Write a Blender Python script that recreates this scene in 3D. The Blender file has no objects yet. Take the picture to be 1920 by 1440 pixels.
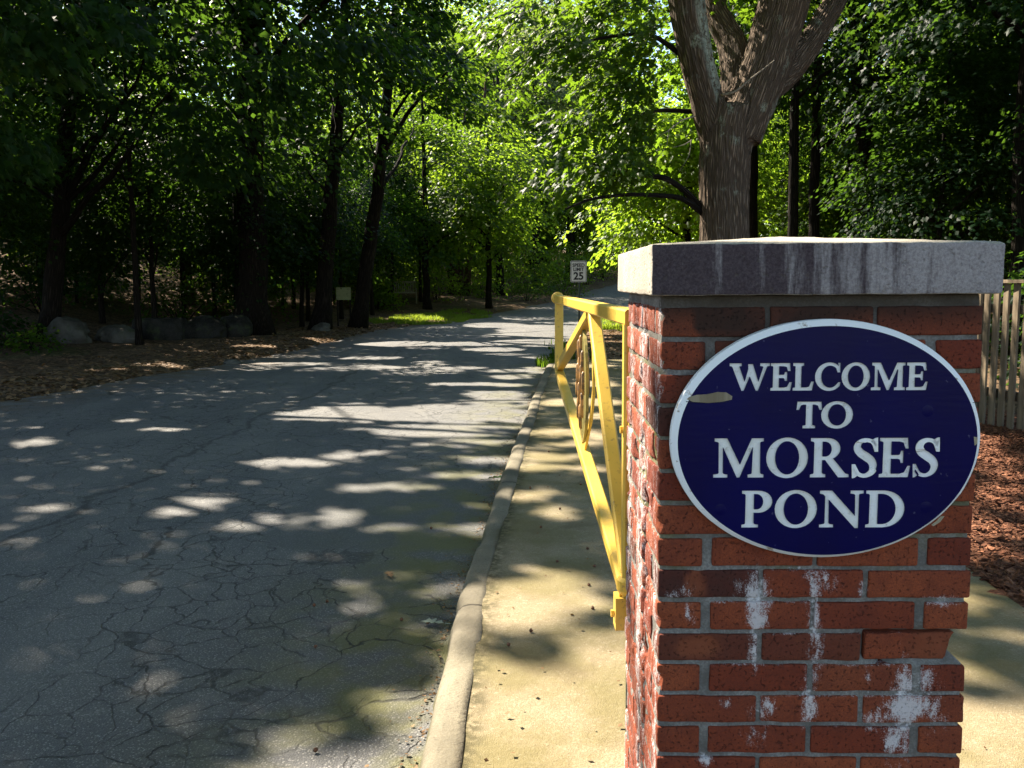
import bpy, bmesh, math, random
import numpy as np
from mathutils import Vector, Matrix

R = math.radians
scene = bpy.context.scene
COL = scene.collection

# ------------------------------------------------------------------ camera, sky, sun, exposure
CAM_F, CAM_PITCH, CAM_ROLL = 1713.0, 0.1116, 0.0068
cam = bpy.data.cameras.new('camera')
cam.sensor_fit = 'HORIZONTAL'
cam.sensor_width = 36.0
cam.lens = 36.0 * CAM_F / 1920.0
cam.clip_start, cam.clip_end = 0.05, 3000
cam_o = bpy.data.objects.new('camera', cam)
COL.objects.link(cam_o)
cam_o.location = (0, 0, 1.5)
cam_o.rotation_euler = (Matrix.Rotation(R(90) - CAM_PITCH, 3, 'X') @ Matrix.Rotation(-CAM_ROLL, 3, 'Z')).to_euler()
scene.camera = cam_o

SUN_EL, SUN_AZ = R(45), R(-44)            # azimuth from +Y towards +X
S = np.array([math.sin(SUN_AZ) * math.cos(SUN_EL), math.cos(SUN_AZ) * math.cos(SUN_EL), math.sin(SUN_EL)])
world = bpy.data.worlds.new('World')
scene.world = world
world.use_nodes = True
wn = world.node_tree
wn.nodes.clear()
sky = wn.nodes.new('ShaderNodeTexSky')
sky.sky_type = 'NISHITA'
sky.sun_disc = False
sky.sun_elevation = SUN_EL
sky.sun_rotation = SUN_AZ
sky.air_density, sky.dust_density, sky.ozone_density = 1.0, 0.6, 1.0
bg = wn.nodes.new('ShaderNodeBackground')
bg.inputs['Strength'].default_value = 0.08
wo = wn.nodes.new('ShaderNodeOutputWorld')
wn.links.new(sky.outputs[0], bg.inputs[0])
wn.links.new(bg.outputs[0], wo.inputs[0])

sun = bpy.data.lights.new('sun', 'SUN')
sun.energy = 5.0
sun.angle = R(0.53)
sun.color = (1.0, 0.90, 0.74)
sun_o = bpy.data.objects.new('sun', sun)
COL.objects.link(sun_o)
sun_o.rotation_euler = Vector(S).to_track_quat('Z', 'Y').to_euler()
sun_o.location = (-20, 20, 40)

scene.view_settings.view_transform = 'Standard'
scene.view_settings.look = 'None'
scene.view_settings.gamma = 1.0
scene.view_settings.use_curve_mapping = False
scene.view_settings.exposure = 2.1
try:
    cy = scene.cycles
    cy.max_bounces, cy.diffuse_bounces, cy.glossy_bounces, cy.transmission_bounces = 6, 3, 2, 4
    cy.caustics_reflective = cy.caustics_refractive = False
    cy.sample_clamp_indirect = 4.0
    cy.use_denoising = True
    cy.denoiser = 'OPENIMAGEDENOISE'
except Exception:
    pass

# ------------------------------------------------------------------ numpy noise
_rs = np.random.RandomState(7)
_T = _rs.rand(4096)
def _h(ix, iy, iz):
    return _T[((ix * 73856093) ^ (iy * 19349663) ^ (iz * 83492791)) & 4095]
def vnoise(p):
    p = np.asarray(p, float)
    i = np.floor(p).astype(np.int64)
    f = p - i
    f = f * f * (3 - 2 * f)
    out = 0
    for dx in (0, 1):
        for dy in (0, 1):
            for dz in (0, 1):
                w = (f[..., 0] if dx else 1 - f[..., 0]) * (f[..., 1] if dy else 1 - f[..., 1]) * (f[..., 2] if dz else 1 - f[..., 2])
                out = out + w * _h(i[..., 0] + dx, i[..., 1] + dy, i[..., 2] + dz)
    return out
def fbm(p, o=4):
    p = np.asarray(p, float)
    a, s, t = 0.5, 0, 0
    for k in range(o):
        s = s + a * vnoise(p * 2 ** k + 17.3 * k)
        t += a
        a *= .5
    return s / t
def sstep(a, b, x):
    t = np.clip((np.asarray(x, float) - a) / (b - a), 0, 1)
    return t * t * (3 - 2 * t)

# ------------------------------------------------------------------ mesh builder
class MB:
    def __init__(self):
        self.v, self.f, self.n, self.attr = [], [], 0, {}
    def add(self, verts, faces, **attrs):
        verts = np.asarray(verts, float).reshape(-1, 3)
        self.v.append(verts)
        b = self.n
        if isinstance(faces, np.ndarray):
            self.f.append(faces + b)
        else:
            self.f.extend([[i + b for i in q] for q in faces])
        for k, a in attrs.items():
            self.attr.setdefault(k, []).append((b, np.asarray(a, float)))
        self.n += len(verts)
    def box(self, c, s, rot=None):
        hx, hy, hz = s[0] / 2, s[1] / 2, s[2] / 2
        v = np.array([(x, y, z) for x in (-hx, hx) for y in (-hy, hy) for z in (-hz, hz)])
        if rot is not None:
            v = v @ np.array(rot).T
        self.add(v + np.array(c), [(0, 1, 3, 2), (4, 6, 7, 5), (0, 4, 5, 1), (2, 3, 7, 6), (0, 2, 6, 4), (1, 5, 7, 3)])
    def bar(self, a, b, w, d, side=(1, 0, 0), bev=.12):
        """a square tube from a to b; w across 'side', d the other way"""
        a, b = np.array(a, float), np.array(b, float)
        t = (b - a) / np.linalg.norm(b - a)
        s = np.array(side, float)
        s = s - t * s.dot(t)
        s /= np.linalg.norm(s)
        n = np.cross(t, s)
        k = bev * min(w, d)
        pr = [(-w/2+k, -d/2), (w/2-k, -d/2), (w/2, -d/2+k), (w/2, d/2-k), (w/2-k, d/2), (-w/2+k, d/2), (-w/2, d/2-k), (-w/2, -d/2+k)]
        v = [p + s * x + n * y for p in (a, b) for x, y in pr]
        f = [(i, (i + 1) % 8, 8 + (i + 1) % 8, 8 + i) for i in range(8)] + [tuple(range(7, -1, -1)), tuple(range(8, 16))]
        self.add(v, f)
    def tube(self, pts, radii, seg=8, cap=True, attr=None, wob=0.0, seed=0):
        pts = np.asarray(pts, float)
        n = len(pts)
        radii = np.broadcast_to(np.asarray(radii, float), (n,))
        t = np.gradient(pts, axis=0)
        t /= np.linalg.norm(t, axis=1)[:, None] + 1e-9
        ref = np.array([1., 0, 0]) if abs(t[0][0]) < .8 else np.array([0, 1., 0])
        th = np.arange(seg) * 2 * math.pi / seg
        V, A = [], []
        s = 0
        for i in range(n):
            u = ref - t[i] * ref.dot(t[i])
            u /= np.linalg.norm(u)
            ref = u
            w = np.cross(t[i], u)
            if i:
                s += np.linalg.norm(pts[i] - pts[i - 1])
            r = radii[i] * np.ones(seg)
            if wob:
                r = r * (1 + wob * (vnoise(np.stack([np.cos(th) * 1.5 + seed, np.sin(th) * 1.5, np.full(seg, s * 1.3)], -1)) * 2 - 1))
            V.append(pts[i] + np.outer(np.cos(th) * r, u) + np.outer(np.sin(th) * r, w))
            A.append(np.stack([np.cos(th) * radii[i] + seed, np.sin(th) * radii[i], np.full(seg, s)], -1))
        V = np.concatenate(V)
        A = np.concatenate(A)
        i = np.arange(n - 1)[:, None] * seg
        j = np.arange(seg)[None, :]
        q = np.stack([i + j, i + (j + 1) % seg, i + seg + (j + 1) % seg, i + seg + j], -1).reshape(-1, 4)
        kw = {attr: A} if attr else {}
        b = self.n
        self.add(V, q, **kw)
        if cap:
            self.f.append([b + k for k in range(seg - 1, -1, -1)])
            self.f.append([b + (n - 1) * seg + k for k in range(seg)])
    def mesh(self, name, smooth=False):
        V = np.concatenate(self.v) if self.v else np.zeros((0, 3))
        loops, tot = [], []
        for q in self.f:
            if isinstance(q, np.ndarray):
                loops.append(q.reshape(-1))
                tot.append(np.full(len(q), q.shape[1]))
            else:
                loops.append(np.array(q))
                tot.append(np.array([len(q)]))
        loops = np.concatenate(loops).astype(np.int32)
        tot = np.concatenate(tot).astype(np.int32)
        me = bpy.data.meshes.new(name)
        me.vertices.add(len(V))
        me.vertices.foreach_set('co', V.astype(np.float32).ravel())
        me.loops.add(len(loops))
        me.loops.foreach_set('vertex_index', loops)
        me.polygons.add(len(tot))
        st = np.concatenate([[0], np.cumsum(tot)[:-1]]).astype(np.int32)
        me.polygons.foreach_set('loop_start', st)
        me.polygons.foreach_set('loop_total', tot)
        me.polygons.foreach_set('use_smooth', np.full(len(tot), smooth))
        for k, parts in self.attr.items():
            d = parts[0][1].ndim
            full = np.zeros((len(V), 3) if d == 2 else len(V), np.float32)
            for b, a in parts:
                full[b:b + len(a)] = a
            at = me.attributes.new(k, 'FLOAT_VECTOR' if d == 2 else 'FLOAT', 'POINT')
            at.data.foreach_set('vector' if d == 2 else 'value', full.ravel())
        me.update(calc_edges=True)
        return me

def link(name, me, mat=None, parent=None, loc=None, label=None):
    o = bpy.data.objects.new(name, me)
    COL.objects.link(o)
    if mat is not None and me is not None and not me.materials:
        me.materials.append(mat)
    if parent is not None:
        o.parent = parent
    if loc is not None:
        o.location = loc
    if label:
        o['label'] = label
    return o
def build(mb, name, mat, parent=None, smooth=False, loc=None, label=None):
    return link(name, mb.mesh(name, smooth), mat, parent, loc, label)
def tag(o, label=None, cat=None, group=None, kind=None):
    if label: o['label'] = label
    if cat: o['category'] = cat
    if group: o['group'] = group
    if kind: o['kind'] = kind
    return o
def thing(name, loc, label, cat, group=None, rz=0):
    o = bpy.data.objects.new(name, None)
    o.empty_display_size = .2
    COL.objects.link(o)
    o.location = loc
    o.rotation_euler = (0, 0, rz)
    return tag(o, label, cat, group)

# ------------------------------------------------------------------ material helper
class NT:
    def __init__(self, name):
        self.m = bpy.data.materials.new(name)
        self.m.use_nodes = True
        self.t = self.m.node_tree
        self.t.nodes.clear()
        self.out = self.t.nodes.new('ShaderNodeOutputMaterial')
    def n(self, typ, props=None, **ins):
        nd = self.t.nodes.new('ShaderNode' + typ)
        for k, v in (props or {}).items():
            setattr(nd, k, v)
        for k, v in ins.items():
            self.set(nd, k, v)
        return nd
    def set(self, nd, k, v):
        key = int(k[1:]) if k[0] == '_' else k.replace('_', ' ')
        sock = nd.inputs[key]
        if isinstance(v, bpy.types.NodeSocket):
            self.t.links.new(v, sock)
        elif isinstance(v, bpy.types.Node):
            self.t.links.new(v.outputs[0], sock)
        else:
            if sock.type == 'RGBA' and len(v) == 3:
                v = (*v, 1)
            sock.default_value = v
    def math(self, op, a, b=0.5, c=None, clamp=False):
        d = dict(_0=a, _1=b)
        if c is not None: d['_2'] = c
        return self.n('Math', dict(operation=op, use_clamp=clamp), **d).outputs[0]
    def ramp(self, v, a, b, lo=0.0, hi=1.0):
        return self.n('MapRange', dict(interpolation_type='SMOOTHSTEP'), Value=v, From_Min=a, From_Max=b, To_Min=lo, To_Max=hi).outputs[0]
    def mix(self, f, a, b, mode='MIX'):
        nd = self.n('Mix', dict(data_type='RGBA', blend_type=mode))
        for i, v in ((0, f), (6, a), (7, b)):
            s = nd.inputs[i]
            if isinstance(v, bpy.types.NodeSocket): self.t.links.new(v, s)
            elif i == 0: s.default_value = v
            else: s.default_value = (*v, 1) if len(v) == 3 else v
        return nd.outputs[2]
    def pos(self):
        return self.n('NewGeometry').outputs['Position']
    def obj(self):
        return self.n('TexCoord').outputs['Object']
    def scale(self, v, s):
        return self.n('VectorMath', dict(operation='MULTIPLY'), _0=v, _1=s).outputs[0]
    def vadd(self, v, w):
        return self.n('VectorMath', dict(operation='ADD'), _0=v, _1=w).outputs[0]
    def noise(self, v, s, detail=4.0, rough=0.55, dist=0.0, col=False):
        nd = self.n('TexNoise', None, Vector=v, Scale=s, Detail=detail, Roughness=rough, Distortion=dist)
        return nd.outputs['Color' if col else 'Fac']
    def voro(self, v, s, feature='F1', out='Distance', rand=1.0):
        return self.n('TexVoronoi', dict(feature=feature), Vector=v, Scale=s, Randomness=rand).outputs[out]
    def attr(self, name, out='Fac'):
        return self.n('Attribute', dict(attribute_name=name)).outputs[out]
    def island(self):
        return self.n('NewGeometry').outputs['Random Per Island']
    def bump(self, h, strength=.5, dist=.01, normal=None):
        d = dict(Strength=strength, Distance=dist, Height=h)
        if normal is not None: d['Normal'] = normal
        return self.n('Bump', None, **d).outputs[0]
    def finish(self, color, rough=.8, normal=None, spec=.3, metal=0.0):
        d = dict(Base_Color=color, Roughness=rough, Metallic=metal)
        d['Specular IOR Level'] = spec
        if normal is not None: d['Normal'] = normal
        b = self.n('BsdfPrincipled', None, **{k: v for k, v in d.items()})
        self.t.links.new(b.outputs[0], self.out.inputs[0])
        return self.m

def m_asphalt():
    k = NT('asphalt')
    p = k.pos()
    warp = k.vadd(p, k.scale(k.vadd(k.noise(p, 1.3, 3, col=True), (-.5, -.5, -.5)), (.55, .55, 0)))
    warp = k.vadd(warp, k.scale(k.vadd(k.noise(p, 9, 3, col=True), (-.5, -.5, -.5)), (.10, .10, 0)))
    flat = k.scale(warp, (1.0, .8, 0))
    c1 = k.ramp(k.voro(flat, 1.55, 'DISTANCE_TO_EDGE'), .002, .008, 1, 0)
    c2 = k.ramp(k.voro(flat, 5.2, 'DISTANCE_TO_EDGE'), .006, .034, .85, 0)
    zone = k.noise(k.scale(p, (1, .7, 0)), .55, 3)
    c1 = k.math('MULTIPLY', c1, k.ramp(zone, .36, .50))
    c2 = k.math('MULTIPLY', c2, k.ramp(k.noise(k.scale(p, (1, .7, 0)), .9, 4), .38, .54))
    # one long joint down the lane
    sx = k.n('SeparateXYZ', None, Vector=warp)
    joint = k.math('ABSOLUTE', k.math('SUBTRACT', sx.outputs[0], k.math('MULTIPLY_ADD', sx.outputs[1], .035, -3.15)))
    joint = k.ramp(joint, .008, .05, .8, 0)
    crack = k.math('MAXIMUM', k.math('MAXIMUM', c1, c2), joint)
    crack = k.math('MULTIPLY', crack, k.ramp(k.noise(p, 14, 2), .30, .55, .35, 1))
    grain = k.voro(p, 140, 'F1', 'Color')
    gsep = k.n('SeparateColor', None, Color=grain).outputs[0]
    gd = k.voro(p, 140)
    fine = k.noise(p, 260, 2)
    base = k.mix(k.ramp(k.noise(p, .8, 5), .3, .7), (.118, .117, .119), (.176, .166, .154))
    base = k.mix(k.ramp(k.noise(k.scale(p, (1.5, .16, 1)), 1.0, 4), .42, .62, 0, .45), base, (.085, .083, .083))
    base = k.mix(k.ramp(k.noise(k.vadd(p, (31, 7, 0)), 3.2, 6, .7), .54, .68, 0, .4), base, (.22, .205, .18))
    base = k.mix(k.ramp(fine, .35, .7), k.mix(.6, base, (.045, .045, .048)), base)
    stone = k.math('MULTIPLY', k.ramp(gsep, .62, .95), k.ramp(gd, .35, .60, 1, 0))
    base = k.mix(k.math('MULTIPLY', stone, .5), base, (.40, .38, .345))
    # tar patch and its darker broken spot
    px = k.n('SeparateXYZ', None, Vector=k.vadd(p, k.scale(k.vadd(k.noise(p, 3, 4, col=True), (-.5, -.5, -.5)), (.35, .5, 0))))
    def rect(x0, x1, y0, y1, e):
        a = k.math('MULTIPLY', k.ramp(px.outputs[0], x0 - e, x0 + e), k.ramp(px.outputs[0], x1 - e, x1 + e, 1, 0))
        b = k.math('MULTIPLY', k.ramp(px.outputs[1], y0 - e, y0 + e), k.ramp(px.outputs[1], y1 - e, y1 + e, 1, 0))
        return k.math('MULTIPLY', a, b)
    patch = rect(-1.45, -.2, 5.05, 7.0, .02)
    hole = rect(-1.12, -.80, 4.72, 5.02, .012)
    patch2 = rect(-.85, -.45, 4.05, 4.75, .02)
    patch = k.math('MAXIMUM', patch, patch2)
    base = k.mix(k.math('MULTIPLY', patch, .45), base, (.085, .085, .08))
    base = k.mix(k.math('MULTIPLY', hole, k.ramp(k.noise(p, 30, 4, .7), .35, .6, .2, .75)), base, (.035, .034, .034))
    # moss towards the kerb, dirt towards the wood
    cd = k.attr('kerb_dist')
    moss = k.math('MULTIPLY', k.ramp(cd, .05, 1.15, 1, 0), k.ramp(k.noise(p, 2.6, 5), .38, .62))
    moss = k.math('MULTIPLY', moss, k.ramp(k.n('SeparateXYZ', None, Vector=p).outputs[1], 2.0, 12, 1, .55))
    base = k.mix(k.math('MULTIPLY', moss, .85), base, (.125, .118, .032))
    ld = k.attr('wood_dist')
    dirt = k.math('MULTIPLY', k.ramp(ld, .1, 1.5, 1, 0), k.ramp(k.noise(p, 3.5, 5), .35, .6))
    base = k.mix(k.math('MULTIPLY', dirt, .85), base, (.11, .075, .045))
    crackm = k.math('MULTIPLY', crack, k.math('SUBTRACT', 1.0, k.math('MULTIPLY', patch, .8)))
    base = k.mix(k.math('MULTIPLY', crackm, .82), base, (.018, .017, .015))
    h = k.math('ADD', k.math('MULTIPLY', gd, -.5), k.math('MULTIPLY', crackm, -1.6))
    h = k.math('ADD', h, k.math('MULTIPLY', k.noise(p, 40, 3), .6))
    return k.finish(base, .82, k.bump(h, .75, .006), .35)

def m_path():
    k = NT('path_surface')
    p = k.pos()
    base = k.mix(k.ramp(k.noise(p, 1.4, 5), .3, .7), (.24, .192, .118), (.32, .266, .178))
    sp = k.noise(p, 230, 2)
    base = k.mix(k.ramp(sp, .40, .62, .55, 0), base, (.17, .13, .07))
    g = k.n('SeparateColor', None, Color=k.voro(p, 130, 'F1', 'Color')).outputs[0]
    base = k.mix(k.ramp(g, .80, 1.0, 0, .35), base, (.42, .36, .26))
    moss = k.ramp(k.noise(p, 1.9, 6, .6), .42, .62)
    base = k.mix(k.math('MULTIPLY', moss, .6), base, (.13, .110, .035))
    base = k.mix(k.ramp(k.noise(p, 55, 5, .7), .55, .70, 0, .5), base, (.14, .11, .06))
    st = k.ramp(k.noise(k.vadd(p, (7, 3, 0)), 3.5, 5, .6), .55, .72)
    base = k.mix(k.math('MULTIPLY', st, .45), base, (.12, .09, .05))
    ed = k.math('MULTIPLY', k.ramp(k.math('ADD', k.attr('edge_dist'), k.math('MULTIPLY', k.noise(p, 9, 5), -.10)), -.05, .06, 1, 0), k.ramp(k.noise(p, 24, 5, .7), .36, .58))
    base = k.mix(k.math('MULTIPLY', ed, .9), base, (.060, .052, .024))
    h = k.math('ADD', sp, k.math('MULTIPLY', k.noise(p, 30, 3), 1.2))
    return k.finish(base, .9, k.bump(h, .7, .006), .2)

def m_kerb():
    k = NT('kerb_concrete')
    p = k.pos()
    base = k.mix(k.ramp(k.noise(p, 2.2, 5), .3, .7), (.125, .110, .084), (.265, .232, .172))
    base = k.mix(k.ramp(k.noise(p, 190, 2), .4, .65, .5, 0), base, (.12, .10, .07))
    sz = k.n('SeparateXYZ', None, Vector=p)
    moss = k.math('MULTIPLY', k.ramp(sz.outputs[2], .02, .10, 1, .12), k.ramp(k.noise(p, 4, 5), .32, .54))
    base = k.mix(k.math('MULTIPLY', moss, .75), base, (.075, .072, .028))
    base = k.mix(k.ramp(k.noise(p, 38, 4, .7), .56, .68, 0, .5), base, (.07, .06, .045))
    dark = k.ramp(k.noise(k.vadd(p, (3, 9, 1)), 1.7, 6, .65), .50, .70)
    base = k.mix(k.math('MULTIPLY', dark, .5), base, (.10, .085, .06))
    # tooled joints every 2.4 m
    j = k.math('ABSOLUTE', k.math('SUBTRACT', k.math('FRACT', k.math('MULTIPLY_ADD', k.math('ADD', sz.outputs[1], k.math('MULTIPLY', k.noise(p, 12, 2), .03)), .41, .92)), .5))
    jm = k.ramp(j, .001, .007, 1, 0)
    base = k.mix(k.math('MULTIPLY', jm, .8), base, (.03, .025, .02))
    h = k.math('ADD', k.noise(p, 60, 5), k.math('MULTIPLY', jm, -2))
    return k.finish(base, .9, k.bump(h, .6, .006), .2)

def m_litter():
    k = NT('forest_floor')
    p = k.pos()
    a = k.noise(p, 1.1, 6, .6)
    base = k.mix(k.ramp(a, .3, .7), (.055, .034, .020), (.125, .082, .050))
    fl = k.n('SeparateColor', None, Color=k.voro(k.scale(p, (1, 1, .3)), 16, 'F1', 'Color')).outputs[0]
    fd = k.voro(k.scale(p, (1, 1, .3)), 16)
    base = k.mix(k.math('MULTIPLY', k.ramp(fl, .45, 1), .7), base, (.22, .14, .08))
    base = k.mix(k.ramp(fl, .0, .3, .7, 0), base, (.035, .025, .018))
    gr = k.math('MULTIPLY', k.ramp(k.noise(p, .45, 4), .55, .68), .5)
    base = k.mix(gr, base, (.045, .07, .02))
    h = k.math('ADD', k.math('MULTIPLY', fd, -1), k.noise(p, 8, 4))
    return k.finish(base, .95, k.bump(h, .9, .03), .1)

def m_mulch(name='mulch', chip=False):
    k = NT(name)
    p = k.pos()
    r = k.island() if chip else k.n('SeparateColor', None, Color=k.voro(k.scale(p, (1, 2.6, 1)), 42, 'F1', 'Color')).outputs[0]
    base = k.mix(r, (.085, .030, .016), (.33, .145, .080))
    base = k.mix(k.ramp(k.noise(p, 40, 3), .35, .7, .6, 0), base, (.035, .016, .010))
    return k.finish(base, .9, k.bump(k.noise(p, 55, 4), .9, .02), .15)

def m_brick():
    k = NT('brick')
    p = k.obj()
    r = k.island()
    base = k.mix(k.ramp(r, .0, .75), (.195, .036, .015), (.31, .074, .028))
    base = k.mix(k.ramp(r, .80, .95), base, (.060, .022, .016))
    base = k.mix(k.ramp(k.noise(p, 9, 4), .35, .7), base, k.mix(.5, base, (.13, .026, .016)))
    base = k.mix(k.ramp(k.noise(p, 22, 5, .7), .46, .70, 0, .45), base, (.11, .026, .014))
    pit = k.ramp(k.noise(p, 150, 2), .60, .70)
    base = k.mix(k.math('MULTIPLY', pit, .5), base, (.045, .018, .012))
    fine = k.noise(p, 330, 2)
    base = k.mix(k.ramp(fine, .35, .65, .45, 0), base, (.08, .025, .018))
    sp = k.attr('spall')
    base = k.mix(k.math('MULTIPLY', sp, .9), base, k.mix(k.noise(p, 50, 4), (.17, .045, .02), (.25, .075, .035)))
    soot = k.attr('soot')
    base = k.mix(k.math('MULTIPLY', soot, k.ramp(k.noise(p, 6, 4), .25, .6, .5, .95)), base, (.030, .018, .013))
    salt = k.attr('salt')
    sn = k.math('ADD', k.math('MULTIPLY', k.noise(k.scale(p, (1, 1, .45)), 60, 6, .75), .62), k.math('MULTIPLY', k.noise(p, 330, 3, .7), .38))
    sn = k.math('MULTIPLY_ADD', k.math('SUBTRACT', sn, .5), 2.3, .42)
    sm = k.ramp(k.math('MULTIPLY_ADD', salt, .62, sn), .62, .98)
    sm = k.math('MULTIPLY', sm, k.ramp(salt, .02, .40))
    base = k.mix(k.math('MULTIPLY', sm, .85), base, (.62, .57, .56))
    h = k.math('ADD', k.math('MULTIPLY', pit, -1.0), k.math('MULTIPLY', k.noise(p, 45, 5), 1.2))
    return k.finish(base, .88, k.bump(h, .9, .004), .2)

def m_mortar():
    k = NT('mortar')
    p = k.obj()
    base = k.mix(k.ramp(k.noise(p, 14, 5), .3, .7), (.15, .138, .122), (.29, .27, .245))
    base = k.mix(k.ramp(k.noise(p, 220, 2), .4, .65, .5, 0), base, (.10, .09, .08))
    z = k.n('SeparateXYZ', None, Vector=p).outputs[2]
    mo = k.math('MULTIPLY', k.ramp(k.noise(p, 5, 4), .40, .62), k.math('MULTIPLY', k.ramp(z, .80, .95), k.ramp(z, 1.40, 1.30)))
    base = k.mix(k.math('MULTIPLY', mo, .8), base, (.13, .12, .035))
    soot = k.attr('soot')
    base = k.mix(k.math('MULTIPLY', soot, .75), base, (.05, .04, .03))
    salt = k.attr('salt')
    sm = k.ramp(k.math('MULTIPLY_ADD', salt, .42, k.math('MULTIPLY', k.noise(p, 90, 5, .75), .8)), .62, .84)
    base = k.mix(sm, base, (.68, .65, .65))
    return k.finish(base, .95, k.bump(k.noise(p, 90, 5), .8, .005), .1)

def m_cap():
    k = NT('cap_concrete')
    p = k.obj()
    base = k.mix(k.ramp(k.noise(p, 7, 5), .3, .7), (.40, .355, .285), (.52, .46, .37))
    base = k.mix(k.ramp(k.noise(p, 260, 2), .38, .62, .55, 0), base, (.16, .14, .125))
    nrm = k.n('TexCoord').outputs['Normal']
    ny = k.n('SeparateXYZ', None, Vector=nrm).outputs[1]
    front = k.ramp(ny, -.9, -.5, 1, 0)
    sx = k.n('SeparateXYZ', None, Vector=p)
    st = k.noise(k.scale(p, (17, 1, 2.0)), 1.0, 8, .70)
    side = k.ramp(sx.outputs[0], .05, .62, .15, -.10)
    st2 = k.math('ADD', st, side)
    dark = k.ramp(st2, .42, .60)
    sp = k.ramp(k.noise(p, 210, 4, .75), .22, .78)
    dk = k.mix(sp, (.034, .023, .026), (.098, .074, .078))
    lt = k.mix(sp, (.19, .16, .158), (.39, .35, .335))
    lich = k.mix(dark, lt, dk)
    col = k.mix(front, base, lich)
    pit = k.ramp(k.noise(k.scale(p, (1, 1, 1)), 70, 3), .60, .72)
    col = k.mix(k.math('MULTIPLY', pit, .35), col, (.10, .085, .07))
    return k.finish(col, .92, k.bump(k.math('ADD', k.noise(p, 130, 4), k.math('MULTIPLY', pit, -1)), .55, .004), .15)

def m_paint(name, col, rough=.35, spec=.5, wear=None, scale=30, amount=(.62, .72), bump=.15):
    k = NT(name)
    p = k.obj()
    c = k.mix(k.ramp(k.noise(p, 6, 4), .3, .7, 0, .25), col, tuple(x * .8 for x in col))
    if wear:
        c = k.mix(k.ramp(k.noise(p, scale, 5, .65), amount[0], amount[1]), c, wear)
    return k.finish(c, rough, k.bump(k.noise(p, 90, 3), bump, .002), spec)

def m_navy():
    k = NT('navy_paint')
    p = k.obj()
    c = k.mix(k.ramp(k.noise(p, 4, 4), .3, .7), (.0016, .0014, .060), (.0028, .0018, .042))
    c = k.mix(k.ramp(k.noise(k.scale(p, (1, 1, 1)), 75, 2), .73, .78, 0, .5), c, (.10, .09, .16))
    # faint bolt plugs showing through the paint
    return k.finish(c, .34, k.bump(k.noise(k.scale(p, (2, 1, 14)), 9, 4), .10, .003), .12)

def m_letter():
    k = NT('letter_paint')
    p = k.obj()
    c = k.mix(k.ramp(k.noise(p, 22, 4), .35, .65), (.82, .79, .72), (.88, .87, .85))
    c = k.mix(k.ramp(k.noise(p, 60, 6, .7), .56, .70, 0, .5), c, (.40, .34, .25))
    return k.finish(c, .6, k.bump(k.noise(p, 120, 4), .3, .002), .3)

def m_bark(name, a, b, lichen=.0, sc=1.0):
    k = NT(name)
    v = k.attr('bark', 'Vector')
    q = k.vadd(v, k.scale(k.vadd(k.noise(k.scale(v, (1, 1, .4)), 5, 3, col=True), (-.5, -.5, -.5)), (.05, .05, .05)))
    rid = k.voro(k.scale(q, (34 * sc, 34 * sc, 3.0 * sc)), 1.0, 'DISTANCE_TO_EDGE')
    n2 = k.noise(k.scale(q, (60 * sc, 60 * sc, 8 * sc)), 1.0, 5, .65)
    hgt = k.math('ADD', k.ramp(rid, .02, .40), k.math('MULTIPLY', n2, .7))
    c = k.mix(k.ramp(hgt, .25, 1.25), a, b)
    c = k.mix(k.ramp(k.noise(k.scale(v, (1, 1, .35)), 6, 4), .35, .65, .5, 0), c, tuple((x + y) * .28 for x, y in zip(a, b)))
    if lichen:
        l = k.math('MULTIPLY', k.ramp(k.noise(v, 3.2, 5, .6), .58, .68), k.ramp(k.noise(v, 40, 4, .7), .40, .55))
        c = k.mix(k.math('MULTIPLY', l, lichen), c, (.27, .29, .23))
        c = k.mix(k.math('MULTIPLY', k.attr('pale'), k.ramp(k.noise(v, 16, 5, .7), .38, .55)), c, (.33, .36, .30))
    return k.finish(c, .95, k.bump(hgt, 1.0, .035), .1)

def m_leaf(name, dark, light, trans, tw=.5, spec=.13, rough=.45):
    k = NT(name)
    r = k.island()
    c = k.mix(r, dark, light)
    t = k.mix(r, tuple(x * .75 for x in trans), trans)
    b = k.n('BsdfPrincipled', None, Base_Color=c, Roughness=rough)
    k.set(b, 'Specular IOR Level', spec)
    tr = k.n('BsdfTranslucent', None, Color=t)
    mx = k.n('MixShader', None, Fac=tw)
    k.t.links.new(b.outputs[0], mx.inputs[1])
    k.t.links.new(tr.outputs[0], mx.inputs[2])
    k.t.links.new(mx.outputs[0], k.out.inputs[0])
    return k.m

def m_rock(name='granite', t=.42):
    k = NT(name)
    p = k.obj()
    c = k.mix(k.ramp(k.noise(p, 3, 6), .35, .65), (.13 * t, .12 * t, .10 * t), (.30 * t, .28 * t, .24 * t))
    c = k.mix(k.ramp(k.noise(p, 60, 2), .55, .68, 0, .5), c, (.07, .065, .06))
    c = k.mix(k.ramp(k.noise(k.vadd(p, (4, 2, 8)), 2.2, 5), .56, .68, 0, .6), c, (.06, .075, .03))
    return k.finish(c, .95, k.bump(k.noise(p, 14, 6), .8, .03), .1)

def m_wood(name, a, b):
    k = NT(name)
    p = k.obj()
    g = k.noise(k.scale(p, (26, 26, 1.6)), 1.0, 5, .6, .6)
    c = k.mix(k.ramp(g, .3, .7), a, b)
    c = k.mix(k.math('MULTIPLY', k.island(), .5), c, (.10, .078, .052))
    c = k.mix(k.ramp(k.noise(k.scale(p, (8, 8, 1)), 1.0, 5), .55, .75, 0, .6), c, (.075, .062, .040))
    return k.finish(c, .85, k.bump(g, .5, .004), .2)

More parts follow.
